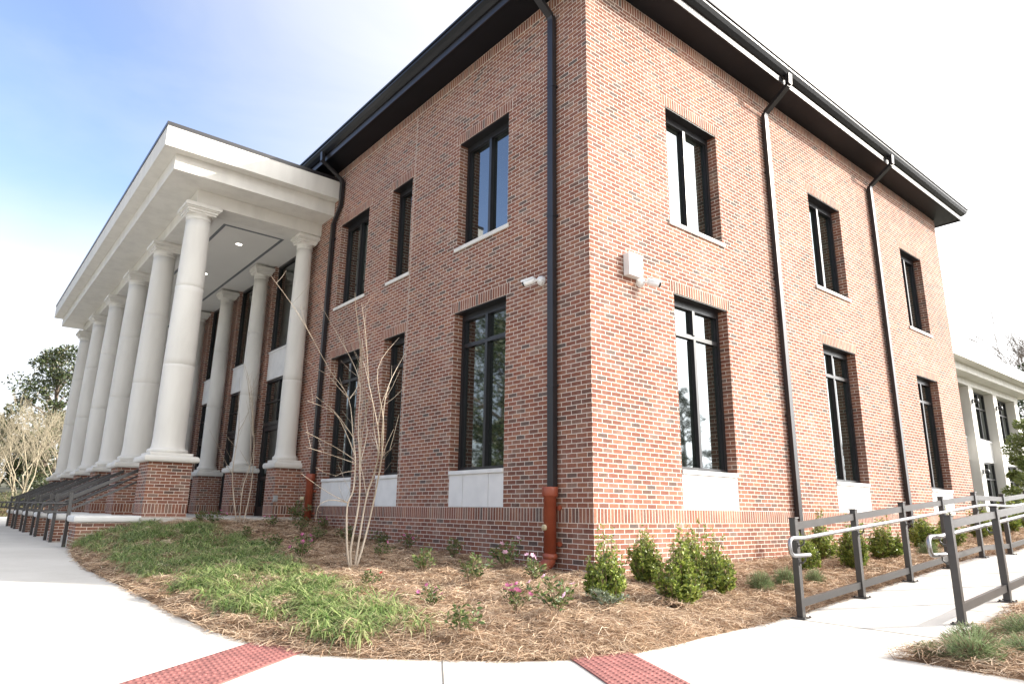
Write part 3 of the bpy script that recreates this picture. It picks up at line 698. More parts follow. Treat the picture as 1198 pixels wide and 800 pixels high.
# ------------------------------------------------------------------ cameras and boxes on the walls
t = thing('junction_box', 'white square junction box on the sunny wall above the security camera', 'box', (0, .885, 4.80))
b = MB(); b.box(.002, .115, -.15, .15, -.175, .175, .008); b.build('body', M['plastic'], t)
b = MB(); b.box(.115, .130, -.158, .158, -.183, .183, .006)
for y in (-.13, .13):
    for z in (-.155, .155): b.box(.130, .133, y-.008, y+.008, z-.008, z+.008)
b.build('cover', M['plastic'], t)
b = MB(); b.tube([(.05, .09, -.18), (.05, .15, -.22), (.03, .17, -.24)], .008, 6); b.build('cable', M['plastic'], t)
def sec_cam(name, label, loc, axis_out, aim, lens_front):
    """axis_out: unit vector out of the wall; aim: direction of the barrel"""
    t = thing(name, label, 'security camera', loc, 0, 'security cameras at the corner')
    o = Vector(axis_out); a = Vector(aim).normalized()
    b = MB(); b.tube([o*.002, o*.035, o*.06], [.078, .078, .066], 24); b.tube([o*.06, o*.085], [.066, .045], 24); b.build('mount', M['plastic'], t)
    b = MB(); p0 = o*.075; p1 = p0+o*.05+a*.05; b.tube([p0, p1], .022, 12); b.build('arm', M['plastic'], t)
    c = p1+a*.03
    b = MB(); b.tube([c-a*.05, c-a*.045, c+a*.10, c+a*.13], [.03, .048, .05, .046], 24)
    u = a.cross(Vector((0, 0, 1))).normalized(); v = u.cross(a)
    b.add([c-a*.05+u*.05+v*.048, c-a*.05-u*.05+v*.048, c+a*.165-u*.05+v*.056, c+a*.165+u*.05+v*.056, c-a*.05+u*.055+v*.02, c-a*.05-u*.055+v*.02, c+a*.165-u*.055+v*.02, c+a*.165+u*.055+v*.02], [(0, 1, 2, 3), (0, 3, 7, 4), (1, 5, 6, 2), (0, 4, 5, 1)])
    b.build('barrel', M['plastic'], t)
    b = MB(); b.tube([c+a*.1301, c+a*.16], [.046, .044] if lens_front else [.036, .034], 24); b.build('lens', M['lens'], t)
sec_cam('security_camera', 'white bullet security camera below the junction box on the sunny wall', (0, 1.10, 4.585), (1, 0, 0), (.55, .75, -.22), True)
sec_cam('security_camera', 'white bullet security camera on the shaded wall beside the corner downspout', (-1.03, 0, 4.63), (0, -1, 0), (-.9, -.38, -.20), False)
t = thing('outlet_box', 'small grey weatherproof outlet on the nearest engaged column pedestal', 'outlet', (-9.76, -.62, 1.33))
b = MB(); b.box(.002, .03, -.05, .05, -.07, .07, .006); b.build('back_plate', M['grey'], t)
b = MB(); b.box(.03, .075, -.045, .045, -.065, .065, .01); b.build('cover', M['grey'], t)

# ------------------------------------------------------------------ railings of the ramp
def ramp_rail(label, x, y0, n, side):
    t = thing('ramp_railing', label, 'railing', (x, y0, rampz(y0)), 0, 'railings along the ramp')
    def zz(y): return rampz(y)-rampz(y0)
    PT = .036; sp = 1.53
    for i in range(n):
        y = i*sp; z = zz(y0+y)
        b = MB(); b.box(-PT, PT, y-PT, y+PT, z+.012, z+1.07, .004); b.box(-.045, .045, y-.045, y+.045, z+1.0705, z+1.082, .004)
        po = b.build('post', M['rail'], t)
        f = MB(); f.box(-.085, .085, y-.085, y+.085, z+.001, z+.0115); 
        for sx in (-1, 1):
            for sy in (-1, 1): f.lathe([(0, .026), (.011, .026), (.011, .0115)], (sx*.065, y+sy*.065, z), 6, False)
        f.build('base_plate', M['rail'], po)
    tr = MB(); br = MB()
    for i in range(n-1):
        ya, yb = i*sp+PT+.001, (i+1)*sp-PT-.001
        for mb, h0, h1 in ((tr, .945, 1.025), (br, .115, .195)):
            za, zb = zz(y0+ya), zz(y0+yb); vs = []
            for y, z in ((ya, za), (yb, zb)): vs += [(-.019, y, z+h0), (.019, y, z+h0), (.019, y, z+h1), (-.019, y, z+h1)]
            mb.add(vs, [(0, 1, 5, 4), (1, 2, 6, 5), (2, 3, 7, 6), (3, 0, 4, 7), (3, 2, 1, 0), (4, 5, 6, 7)])
    tr.build('top_rail', M['rail'], t); br.build('bottom_rail', M['rail'], t)
    ox = side*.105; h = .86
    pts = [(ox, .10, h-.185), (ox, -.22, h-.185), (ox, -.27, h-.178), (ox, -.305, h-.15), (ox, -.315, h-.10), (ox, -.312, h-.045), (ox, -.29, h-.012), (ox, -.25, h)]
    y = 0.0
    while y < (n-1)*sp+.3:
        pts.append((ox, y, h+zz(y0+y))); y += .4
    b = MB(); b.tube(pts, .0225, 14); hr = b.build('handrail', M['steel'], t)
    for i in range(n):
        y = i*sp; z = zz(y0+y)
        for hh in ((h, h-.185) if i == 0 else (h,)):
            k = MB(); k.tube([(side*PT, y, z+hh-.085), (side*.075, y, z+hh-.085), (ox, y, z+hh-.055), (ox, y, z+hh-.023)], .009, 8); k.box(side*PT, side*(PT+.006), y-.022, y+.022, z+hh-.115, z+hh-.055)
            k.build('rail_bracket', M['rail'], hr)
    return t
ramp_rail('bronze ramp railing with steel handrail on the building side by the shrubs', 2.35, .83, 10, 1)
ramp_rail('bronze ramp railing with steel handrail nearest the camera on the outer side', 3.72, 1.49, 9, -1)

# stair railings: two to each flight
def stair_rail(x, label, side):
    t = thing('stair_railing', label, 'railing', (x, -4.60, P(x, -4.6)), 0, 'dark railings on the portico steps')
    g = P(x, -4.6); rise = FLOOR-.155*4-g
    top = FLOOR-g
    b = MB(); b.box(-.033, .033, -.033, .033, .001, 1.10, .003); b.build('post', M['rail'], t)
    def slope(mb, h0, h1, wd):
        vs = []
        for y, z in ((.034, 0), (1.30, .655)): vs += [(-wd, y, z+h0), (wd, y, z+h0), (wd, y, z+h1), (-wd, y, z+h1)]
        mb.add(vs, [(0, 1, 5, 4), (1, 2, 6, 5), (2, 3, 7, 6), (3, 0, 4, 7), (3, 2, 1, 0), (4, 5, 6, 7)])
    b = MB(); slope(b, .98, 1.06, .024); b.build('top_rail', M['rail'], t)
    b = MB(); slope(b, .74, .79, .018); b.build('middle_rail', M['rail'], t)
    ox = side*.085
    pts = [(ox, .02, .70), (ox, -.40, .70), (ox, -.46, .72), (ox, -.475, .78), (ox, -.46, .86), (ox, -.40, .88), (ox, .0, .88), (ox, .10, .90), (ox, 1.30, 1.55)]
    b = MB(); b.tube(pts, .021, 10); b.build('handrail', M['rail'], t)
ordn = ['first', 'second', 'third', 'fourth', 'fifth']
for i in range(5):
    stair_rail(CX[i]-.52, 'dark stair railing on the near side of the %s flight counted from the planting bed' % ordn[i], -1)
    stair_rail(CX[i+1]+.52, 'dark stair railing on the far side of the %s flight counted from the planting bed' % ordn[i], 1)

# ------------------------------------------------------------------ tactile paving
def tactile(label, p, q, r, mat):
    """p: corner, q: direction end along length, r: across"""
    p, q, r = Vector((*p, 0)), Vector((*q, 0)), Vector((*r, 0)); u = q-p; v = r-p
    p = p.copy(); c = (p+p+u+v)/2
    t = thing('tactile_paver', label, 'tactile paver', (c.x, c.y, P(c.x, c.y)), 0, 'red tactile pavers in the walk')
    b = MB(); o = p-c; h = .012
    lo = .002
    A = [o, o+u, o+u+v, o+v]
    b.add([(a.x, a.y, lo) for a in A]+[(a.x, a.y, h) for a in A], [(4, 5, 6, 7), (0, 1, 5, 4), (1, 2, 6, 5), (2, 3, 7, 6), (3, 0, 4, 7)])
    d = b; nu = max(2, int(u.length/.06)); nv = max(2, int(v.length/.06))
    for i in range(nu):
        for j in range(nv):
            s = o+u*((i+.5)/nu)+v*((j+.5)/nv)
            d.lathe([(.0165, h), (.0145, h+.004), (.009, h+.0055), (0, h+.006)], (s.x, s.y, 0), 8)
    d.build('slab', mat, t)
ul = Vector((.60, -.80)).normalized(); vl = Vector((.80, .60))
p0 = Vector((.36, -4.60)); L1 = 1.22
# left strip, two slabs end to end, running towards the camera
d1 = (Vector((.97, -5.38))-p0).normalized(); n1 = Vector((-d1.y, d1.x))
if n1.x < 0: n1 = -n1
def quadtile(label, base, d, n, a0, a1, wd):
    p = base+d*a0; q = base+d*a1; r = p+n*wd
    tactile(label, p, q, r, M['tile'])
quadtile('red tactile paver slab at the left, its far end touching the grass', p0-d1*.12, d1, n1, 0, 1.10, .60)
quadtile('red tactile paver slab at the left, the one cut off by the picture edge', p0-d1*.12, d1, n1, 1.108, 2.2, .60)
d2 = (Vector((3.39, -2.66))-Vector((2.535, -2.233))).normalized(); n2 = Vector((d2.y, -d2.x))
if n2.y > 0: n2 = -n2
quadtile('red tactile paver slab at the right, in front of the upright shrubs', Vector((2.50, -2.215))-d2*.10, d2, n2, 0, 1.15, .55)
quadtile('red tactile paver slab at the right, lying outside the picture', Vector((2.50, -2.215))-d2*.10, d2, n2, 1.158, 1.8, .55)

# ------------------------------------------------------------------ planting bed
rows = bed_rows(); NS = 34
v = []; f = []
ss = [((j/NS)**1.3) for j in range(NS+1)]
for r in rows:
    for s in ss: v.append(bed_point(r, s))
for i in range(len(rows)-1):
    for j in range(NS): f.append((i*(NS+1)+j, (i+1)*(NS+1)+j, (i+1)*(NS+1)+j+1, i*(NS+1)+j+1))
mb = MB(); mb.add(v, f, True); struct(mb.build('planting_bed', M['mulch']))
BV = np.array(v)
def bed2_pt(a, s):
    """second bed right of the ramp: a along y from -.62, s across from x=3.9"""
    y = -.62+a; x0 = 3.90-.10*math.exp(-a*3); x = x0+s*3.2
    return (x, y-.13*s*math.exp(-a*1.5), (rampz(y)-.012)+.05*(1-math.exp(-min(a, s*3.2+.0)*7))+.02*math.sin(x*5+y*3)*min(1, a*3))
v = []; f = []; na, nb = 60, 20
aa = [((i/na)**1.6)*16 for i in range(na+1)]
for a in aa:
    for j in range(nb+1): v.append(bed2_pt(a, (j/nb)**1.3))
for i in range(na):
    for j in range(nb): f.append((i*(nb+1)+j, i*(nb+1)+j+1, (i+1)*(nb+1)+j+1, (i+1)*(nb+1)+j))
mb = MB(); mb.add(v, f, True); struct(mb.build('ramp_side_bed', M['mulch']))

# loose pine straw: bent needles strewn over both beds
def grid_sampler(V, F):
    V = np.array(V); F = np.array(F); a, b_, c, d = V[F[:, 0]], V[F[:, 1]], V[F[:, 2]], V[F[:, 3]]
    ar = np.linalg.norm(np.cross(c-a, d-b_), axis=1)/2
    return a, b_, c, d, ar
def straw(name, V, F, dens, near=None, edge=None):
    a, b_, c, d, ar = grid_sampler(V, F)
    cen = (a+c)/2; dist = np.linalg.norm(cen-np.array([6.46, -6.77, 1.1]), axis=1)
    wgt = ar*np.clip((9.5/dist)**1.2, .15, 2.2)
    n = int(dens*wgt.sum()); idx = rng.choice(len(ar), n, p=wgt/wgt.sum())
    u, w_ = rng.rand(n, 1), rng.rand(n, 1)
    p = (a[idx]*(1-u)+b_[idx]*u)*(1-w_)+(d[idx]*(1-u)+c[idx]*u)*w_
    return needles(name, p)
def needles(name, p, lmin=.10, lmax=.24, lift=.045):
    n = len(p); dist = np.linalg.norm(p-np.array([6.46, -6.77, 1.1]), axis=1)
    az = rng.rand(n)*2*np.pi+.6*np.sin(p[:, 0]*2.3+p[:, 1]*1.7); el = rng.normal(.04, .20, n); ln = rng.uniform(lmin, lmax, n)
    t = np.stack([np.cos(az)*np.cos(el), np.sin(az)*np.cos(el), np.sin(el)], 1)
    s = np.stack([-np.sin(az), np.cos(az), rng.normal(0, .5, n)], 1); s /= np.linalg.norm(s, axis=1)[:, None]
    wd = (np.clip(dist*.00030, .0016, .0042)*rng.uniform(.7, 1.3, n))[:, None]
    bend = rng.normal(0, .25, (n, 1))*ln[:, None]*.5
    lumps = .065*np.maximum(0, np.sin(p[:, 0]*6.1+1.3*np.sin(p[:, 1]*5))*np.sin(p[:, 1]*7.3+p[:, 0]*2))
    base = p+np.stack([0*az, 0*az, rng.rand(n)**1.7*lift+.004+lumps], 1)
    p0 = base-t*ln[:, None]/2; p1 = base+s*bend+np.array([0, 0, .012]); p2 = base+t*ln[:, None]/2
    for q in (p0, p2): q[:, 2] = np.maximum(q[:, 2], p[:, 2]-.03)
    V_ = np.stack([p0-s*wd, p0+s*wd, p1+s*wd, p1-s*wd, p2+s*wd*.5, p2-s*wd*.5], 1).reshape(-1, 3)
    i = np.arange(n)[:, None]*6
    F_ = np.concatenate([i+np.array([[0, 1, 2, 3]]), i+np.array([[3, 2, 4, 5]])], 0)
    o = np_mesh(name, V_, F_, M['straw']); return o
nn1 = NS+1; Fb = [(i*nn1+j, (i+1)*nn1+j, (i+1)*nn1+j+1, i*nn1+j+1) for i in range(len(rows)-1) for j in range(NS)]
o = straw('pine_straw', BV, Fb, 1500); struct(o, 'stuff', 'loose brown pine straw mulch over the planting bed round the building corner', 'pine straw')
o = straw('pine_straw', v, f, 1500); struct(o, 'stuff', 'loose brown pine straw mulch over the small bed beyond the ramp', 'pine straw')

# ------------------------------------------------------------------ plants
def bed_z(x, y):
    d = (BV[:, 0]-x)**2+(BV[:, 1]-y)**2; k = np.argsort(d)[:4]; w_ = 1/(d[k]+1e-4); return float((BV[k, 2]*w_).sum()/w_.sum())
def in_poly(x, y, poly):
    c = False; j = len(poly)-1
    for i in range(len(poly)):
        if (poly[i][1] > y) != (poly[j][1] > y) and x < (poly[j][0]-poly[i][0])*(y-poly[i][1])/(poly[j][1]-poly[i][1])+poly[i][0]: c = not c
        j = i
    return c
GRASS = [(-9.5, -4.56), (-9.4, -3.5), (-8.9, -2.75), (-7.6, -2.35), (-5.85, -2.3), (-4.04, -2.55), (-2.65, -2.85), (-1.03, -3.05), (-.11, -3.1), (.75, -3.2), (1.28, -3.35), (1.55, -3.5), (1.25, -3.85), (.8, -4.15), (.0, -4.33), (-.71, -4.36), (-2.27, -4.42), (-3.2, -4.42), (-5.87, -4.5), (-8.4, -4.52)]
tv = []; tf = []
cnt = 0
while cnt < 1050:
    x = random.uniform(-9.6, 1.7); y = random.uniform(-4.7, -2.2)
    if not in_poly(x, y, GRASS): continue
    # patchy: bare straw shows between the clumps nearer the camera
    pn = math.sin(x*2.7+y*4.1)*math.sin(x*1.1-y*3.3+1)+.35*math.sin(x*7+y*5)
    if pn > .08 and random.random() < .84: continue
    cnt += 1; z = bed_z(x, y); hd = random.uniform(0, 6.28)
    for k in range(random.randint(15, 24)):
        a = random.gauss(hd, 1.5); ln = random.uniform(.20, .42); lean = random.uniform(.7, 1.25); wdt = random.uniform(.004, .0075)
        bx_, by_ = x+random.gauss(0, .03), y+random.gauss(0, .03)
        sx, sy = -math.sin(a)*wdt, math.cos(a)*wdt; b0 = len(tv)
        px, pz, th = 0.0, 0.0, 1.5-lean*.62
        for q in range(4):
            ww = (1, 1.05, .8, .15)[q]
            cx_, cy_ = bx_+math.cos(a)*px, by_+math.sin(a)*px
            tv += [(cx_-sx*ww, cy_-sy*ww, z+pz), (cx_+sx*ww, cy_+sy*ww, z+pz)]
            px += math.cos(th)*ln/3; pz += math.sin(th)*ln/3; th -= lean*.85
        for q in range(3): tf.append((b0+q*2, b0+q*2+1, b0+q*2+3, b0+q*2+2))
struct(np_mesh('border_grass', tv, tf, M['liriope']), 'stuff', 'clumps of arching strappy border grass along the front of the planting bed', 'grass')

def leaf_arrays(P_, D_, size, wid=.45, jit=.35, seed=0):
    """diamond leaves at points P_ pointing along D_"""
    r_ = np.random.RandomState(seed); n = len(P_)
    D = D_+r_.normal(0, jit, (n, 3)); D /= np.linalg.norm(D, axis=1)[:, None]
    S = np.cross(D, r_.normal(0, 1, (n, 3))); S /= np.linalg.norm(S, axis=1)[:, None]+1e-9
    Nn = np.cross(D, S)
    sz = (np.asarray(size)*r_.uniform(.7, 1.3, n))[:, None]
    a = P_; b_ = P_+D*sz*.5+S*sz*wid*.5-Nn*sz*.06; c = P_+D*sz+Nn*0; d = P_+D*sz*.5-S*sz*wid*.5-Nn*sz*.06
    V_ = np.stack([a, b_, c, d], 1).reshape(-1, 3); F_ = np.arange(4*n).reshape(n, 4)
    return V_, F_
def make_holly(seed):
    r_ = np.random.RandomState(seed); t = thing('holly_shrub', 'x', 'shrub')
    st = MB(); P_ = []; D_ = []; S_ = []
    H = .80
    for k in range(58):
        a = r_.rand()*6.283; rad = r_.rand()**.5; spike = r_.rand() < .3
        hh = H*(1.0-.55*rad**2)*r_.uniform(.62, 1.0)*(1.28 if spike else 1)
        ex, ey = .20*rad*math.cos(a)*r_.uniform(.75, 1.3), .20*rad*math.sin(a)*r_.uniform(.75, 1.3)
        pts = []
        for q in range(8):
            s = q/7; pts.append((ex*min(1, s*2.0)**.8+r_.normal(0, .008), ey*min(1, s*2.0)**.8+r_.normal(0, .008), hh*s))
        st.tube(pts, [.005-.0005*q for q in range(8)], 4, False)
        for q in range(int(13+7*rad)):                     # tufts: a rosette of leaves at the end of a short side shoot
            s = r_.uniform(.05, 1.0); i = min(6, int(s*7)); fr = s*7-i
            p = np.array(pts[i])*(1-fr)+np.array(pts[i+1])*fr
            an = r_.rand()*6.283; thin = 1.25-s if s < .7 else .32*(1.4-s)
            off = np.array([math.cos(an), math.sin(an), r_.uniform(0, .5)]); c = p+off*.075*thin*r_.rand()**.5
            for j in range(int(9 if s < .7 else 5)):
                b_ = r_.rand()*6.283
                P_.append(c+r_.normal(0, .008, 3)); D_.append(np.array([math.cos(b_)*.8, math.sin(b_)*.8, .55])+off*.35); S_.append(.040 if s < .8 else .028)
    V_, F_ = leaf_arrays(np.array(P_), np.array(D_), np.array(S_), .55, .3, seed)
    np_mesh('leaves', V_, F_, M['holly'], t); st.build('stem', M['stem'], t)
    return t
def make_small(kind, seed, n=190, r=.16, h=.24):
    r_ = np.random.RandomState(seed); t = thing('azalea_shrub' if kind == 'azalea' else 'silver_shrub' if kind == 'silver' else 'feathery_shrub', 'x', 'shrub')
    st = MB(); P_ = []; D_ = []; tips = []
    ns = 9 if kind != 'feather' else 40
    for k in range(ns):
        a = r_.rand()*6.283; rad = r*r_.uniform(.25, 1.05); hh = h*r_.uniform(.55, 1.1)
        pts = [(0, 0, 0), (rad*.35*math.cos(a), rad*.35*math.sin(a), hh*.45), (rad*.75*math.cos(a+.2), rad*.75*math.sin(a+.2), hh*.8), (rad*math.cos(a+.2), rad*math.sin(a+.2), hh)]
        st.tube(pts, [.004, .003, .0025, .0015], 4, False); tips.append(pts[-1])
        m_ = n//ns
        for q in range(m_):
            s = r_.uniform(.22, 1)**.8; i = min(2, int(s*3)); fr = s*3-i
            p = np.array(pts[i])*(1-fr)+np.array(pts[i+1])*fr; an = r_.rand()*6.283
            off = np.array([math.cos(an), math.sin(an), r_.uniform(-.1, .8)])
            sp = .03 if kind != 'feather' else .02
            P_.append(p+off*sp*r_.rand()); D_.append(off if kind != 'feather' else off*.5+np.array([math.cos(a)*.5, math.sin(a)*.5, .8]))
    if kind == 'feather':
        q = r_.normal(0, 1, (n, 3)); q[:, 2] = np.abs(q[:, 2]); q /= np.linalg.norm(q, axis=1)[:, None]
        lump = 1+.22*np.sin(5*np.arctan2(q[:, 1], q[:, 0])+3*q[:, 2])
        P_ = q*(r_.rand(n, 1)**.35)*lump[:, None]*np.array([r*.95, r*.95, h*.85])+np.array([0, 0, .01]); D_ = q*.9+np.array([0, 0, .35])
        V_, F_ = leaf_arrays(np.array(P_), np.array(D_), .05, .08, .45, seed)
    elif kind == 'silver': V_, F_ = leaf_arrays(np.array(P_), np.array(D_), .03, .4, .3, seed)
    else: V_, F_ = leaf_arrays(np.array(P_), np.array(D_), .042, .42, .3, seed)
    np_mesh('leaves', V_, F_, M[kind], t); st.build('stem', M['stem'], t)
    t['tips'] = [c for p in tips for c in p]
    return t
def blossoms(t, tips, n, mat, seed, size=.028):
    r_ = random.Random(seed); b = MB()
    for k in range(n):
        p = Vector(tips[k % len(tips)])+Vector((r_.gauss(0, .015), r_.gauss(0, .015), r_.uniform(.0, .03)))
        d = Vector((r_.gauss(.35, .5), r_.gauss(-.45, .5), r_.uniform(.4, 1))).normalized(); u = d.orthogonal().normalized(); w_ = d.cross(u)
        for q in range(6):
            a = q*math.pi/3; e1 = (u*math.cos(a)+w_*math.sin(a)); e2 = (u*math.cos(a+.55)+w_*math.sin(a+.55)); e0 = (u*math.cos(a-.55)+w_*math.sin(a-.55))
            b.add([p, p+(e0*.62+d*.30)*size, p+(e1+d*.42)*size, p+(e2*.62+d*.30)*size], [(0, 1, 2, 3)])
    b.build('blossom', M[mat], t)
def place(src, used, loc, rz, s, label, group, name=None):
    t = src if not used else copy_tree(src)
    t.location = loc; t.rotation_euler = (0, 0, rz); t.scale = (s[0], s[0], s[1]) if isinstance(s, tuple) else (s, s, s); t['label'] = label; t['group'] = group
    if name: t['category'] = name
    return t
hol = [make_holly(11), make_holly(12), make_holly(13), make_holly(14)]; hu = [False]*4
HP = [(1.40, -1.30, (.92, .98), 'upright green shrub nearest the brick corner, standing apart from the clump'),
 (.62, .30, (.95, .93), 'upright green shrub at the back left of the clump beside the corner'),
 (1.66, -.42, (1.05, .94), 'bright green shrub at the front of the clump beside the corner'),
 (1.02, .74, (.85, 1.0), 'upright green shrub between others at the back of the clump near the wall'),
 (1.42, .62, (.98, 1.02), 'dark green shrub at the right end of the clump beside the corner'),
 (1.13, 3.38, (.8, .85), 'green shrub just behind the first post of the ramp railing'),
 (.72, 4.75, (1.0, .95), 'rounded green shrub by the wall between the first two railing posts'),
 (1.42, 4.30, (1.0, .98), 'green shrub seen beside the second railing post'),
 (1.25, 5.85, (1.15, .97), 'green shrub between the second and third railing posts'),
 (1.0, 8.25, (1.2, 1.0), 'green shrub beyond the third railing post, left of a pair'),
 (1.25, 8.9, (1.1, 1.0), 'green shrub close behind the fourth railing post, right of a pair'),
 (1.1, 11.3, (1.2, 1.05), 'green shrub by the wall beyond the fourth railing post'),
 (1.2, 12.9, (1.2, 1.05), 'green shrub beyond the fifth railing post near the end of the brick wall'),
 (1.3, 14.4, (1.2, 1.0), 'farthest green shrub along the brick wall behind the railing')]
for i, (x, y, s, lab) in enumerate(HP):
    k = i % 4; place(hol[k], hu[k], (x, y, bed_z(x, y)-.01), i*1.9, s, lab, 'upright shrubs along the sunny wall'); hu[k] = True
fe = [make_small('feather', 31, 3200, .19, .26), make_small('feather', 32, 2800, .17, .23)]; fu = [False, False]
FP = [(1.40, 1.62, .85, 'feathery grey green shrub left of the pair in front of the first railing post'), (1.5, 2.1, 1.0, 'feathery grey green shrub right of the pair in front of the first railing post'),
 (1.62, 2.62, .7, 'small feathery grey green shrub just behind the first railing post'), (1.55, 6.9, 1.0, 'feathery grey green shrub behind the third railing post')]
for i, (x, y, s, lab) in enumerate(FP):
    k = i % 2; place(fe[k], fu[k], (x, y, bed_z(x, y)), i*2.1, s, lab, 'feathery shrubs by the ramp'); fu[k] = True
FQ = [(4.08, -.42, .55, 'tiny feathery sprig at the corner of the bed beyond the ramp'), (4.36, -.30, 1.15, 'feathery shrub at the front of the bed beyond the ramp'), (4.2, .25, 1.0, 'feathery shrub behind the front one in the bed beyond the ramp'),
 (4.62, .1, 1.05, 'feathery shrub cut by the right picture edge in the near bed'), (4.35, 1.1, 1.0, 'feathery shrub farther back in the bed beyond the ramp'), (4.75, .75, 1.0, 'feathery shrub at the right edge, behind the others in the near bed')]
def b2z(x, y): return rampz(y)+.035
for i, (x, y, s, lab) in enumerate(FQ):
    place(fe[i % 2], True, (x, y, b2z(x, y)), i*1.3+.5, (s*1.15, s*.72), lab, 'feathery shrubs by the ramp')
# azaleas and other small shrubs scattered through the straw
az = [make_small('azalea', 41), make_small('azalea', 42, 150, .14, .22), make_small('azalea', 43, 240, .19, .26)]
tipsets = [[tuple(t['tips'][3*i:3*i+3]) for i in range(len(t['tips'])//3)] for t in az]
for t in az+fe: del t['tips']
for o in COL.objects:
    if 'tips' in o: del o['tips']
AZ = [(-6.39, -.98, 0, '', 1.0, 'dark green azalea without flowers left of the bare tree, near the wall'),
 (-6.05, -.55, 0, '', 1.2, 'green azalea directly behind the bare tree trunks by the wall'),
 (-3.70, -2.40, 7, 'petal', 1.15, 'azalea with several pink blooms at the top edge of the grass'),
 (-4.9, -.45, 0, '', 1.1, 'flowerless azalea by the wall just right of the bare tree'),
 (-4.1, -.35, 3, 'petal', 1.1, 'azalea by the shaded wall with two pink blooms'),
 (-2.75, -1.62, 3, 'petal', .8, 'small azalea with pink blooms right beside the bare tree'),
 (-1.37, -1.76, 0, '', 1.25, 'leafy green azalea alone in the straw in front of the first apron panel'),
 (-2.25, -.68, 0, '', 1.2, 'dull azalea in the shade close to the wall'),
 (-.23, -1.85, 0, '', 1.15, 'bright leafy azalea in full sun in the middle of the straw'),
 (-.94, -.72, 3, 'pale_petal', 1.45, 'tall azalea by the wall with a few pale blooms left of the red pipe boot'),
 (-.71, -2.89, 2, 'red_petal', .75, 'nearly bare twiggy azalea with reddish leaves below the bare tree'),
 (.51, -2.88, 5, 'petal', .75, 'small azalea with one bright pink cluster at the edge of the grass'),
 (1.58, -3.25, 0, '', 1.05, 'low green azalea at the right tip of the grass'),
 (1.22, -2.36, 10, 'petal', .95, 'low azalea covered with pink blooms in the middle of the straw'),
 (1.62, -2.20, 4, 'pale_petal', 1.15, 'sparse azalea with pale pink and red blooms in front of the pipe boot'),
 (-.02, -1.05, 4, 'pale_petal', 1.1, 'sparse azalea with pale blooms at the foot of the red pipe boot'),
 (-7.82, -1.35, 6, 'petal', 1.0, 'azalea with pink blooms behind the second bare tree'),
 (-7.70, -.25, 4, 'petal', .9, 'azalea with a single bright bloom beside the far red pipe boot'),
 (-4.94, -2.40, 0, '', 1.05, 'green azalea above the shaded grass'),
 (-7.2, -1.0, 0, '', 1.2, 'twiggy dark azalea in the shade below the white apron panel'),
 (-8.42, -2.35, 5, 'petal', 1.0, 'azalea with reddish pink blooms near the porch floor'),
 (-8.75, -2.5, 0, '', 1.0, 'flowerless azalea against the porch floor edge'),
 (-6.61, -2.28, 0, '', .9, 'small dark azalea at the upper edge of the shaded grass'),
 (-8.55, -.6, 0, '', 1.5, 'tall dark azalea against the nearest engaged column pedestal')]
nflow = 0
for i, (x, y, nb_, mt_, s, lab) in enumerate(AZ):
    k = i % 3
    t = thing('azalea_shrub', lab, 'azalea', (x, y, bed_z(x, y)-.01), i*1.7, 'azaleas in the planting bed') if False else copy_tree(az[k])
    t.location = (x, y, bed_z(x, y)-.01); t.rotation_euler = (0, 0, i*1.7); s *= 1.15; t.scale = (s, s, s); t['label'] = lab; t['category'] = 'azalea'; t['group'] = 'azaleas in the planting bed'
    if nb_: blossoms(t, tipsets[k], nb_, mt_, i)
for t in az:
    for c in list(t.children): bpy.data.objects.remove(c)
    bpy.data.objects.remove(t)
sv = make_small('silver', 51, 420, .19, .24); del sv['tips']
place(sv, False, (1.62, -1.52, bed_z(1.62, -1.52)-.01), 0, 1.1, 'low silvery shrub at the foot of the upright shrub nearest the corner', 'silvery shrubs in the bed')

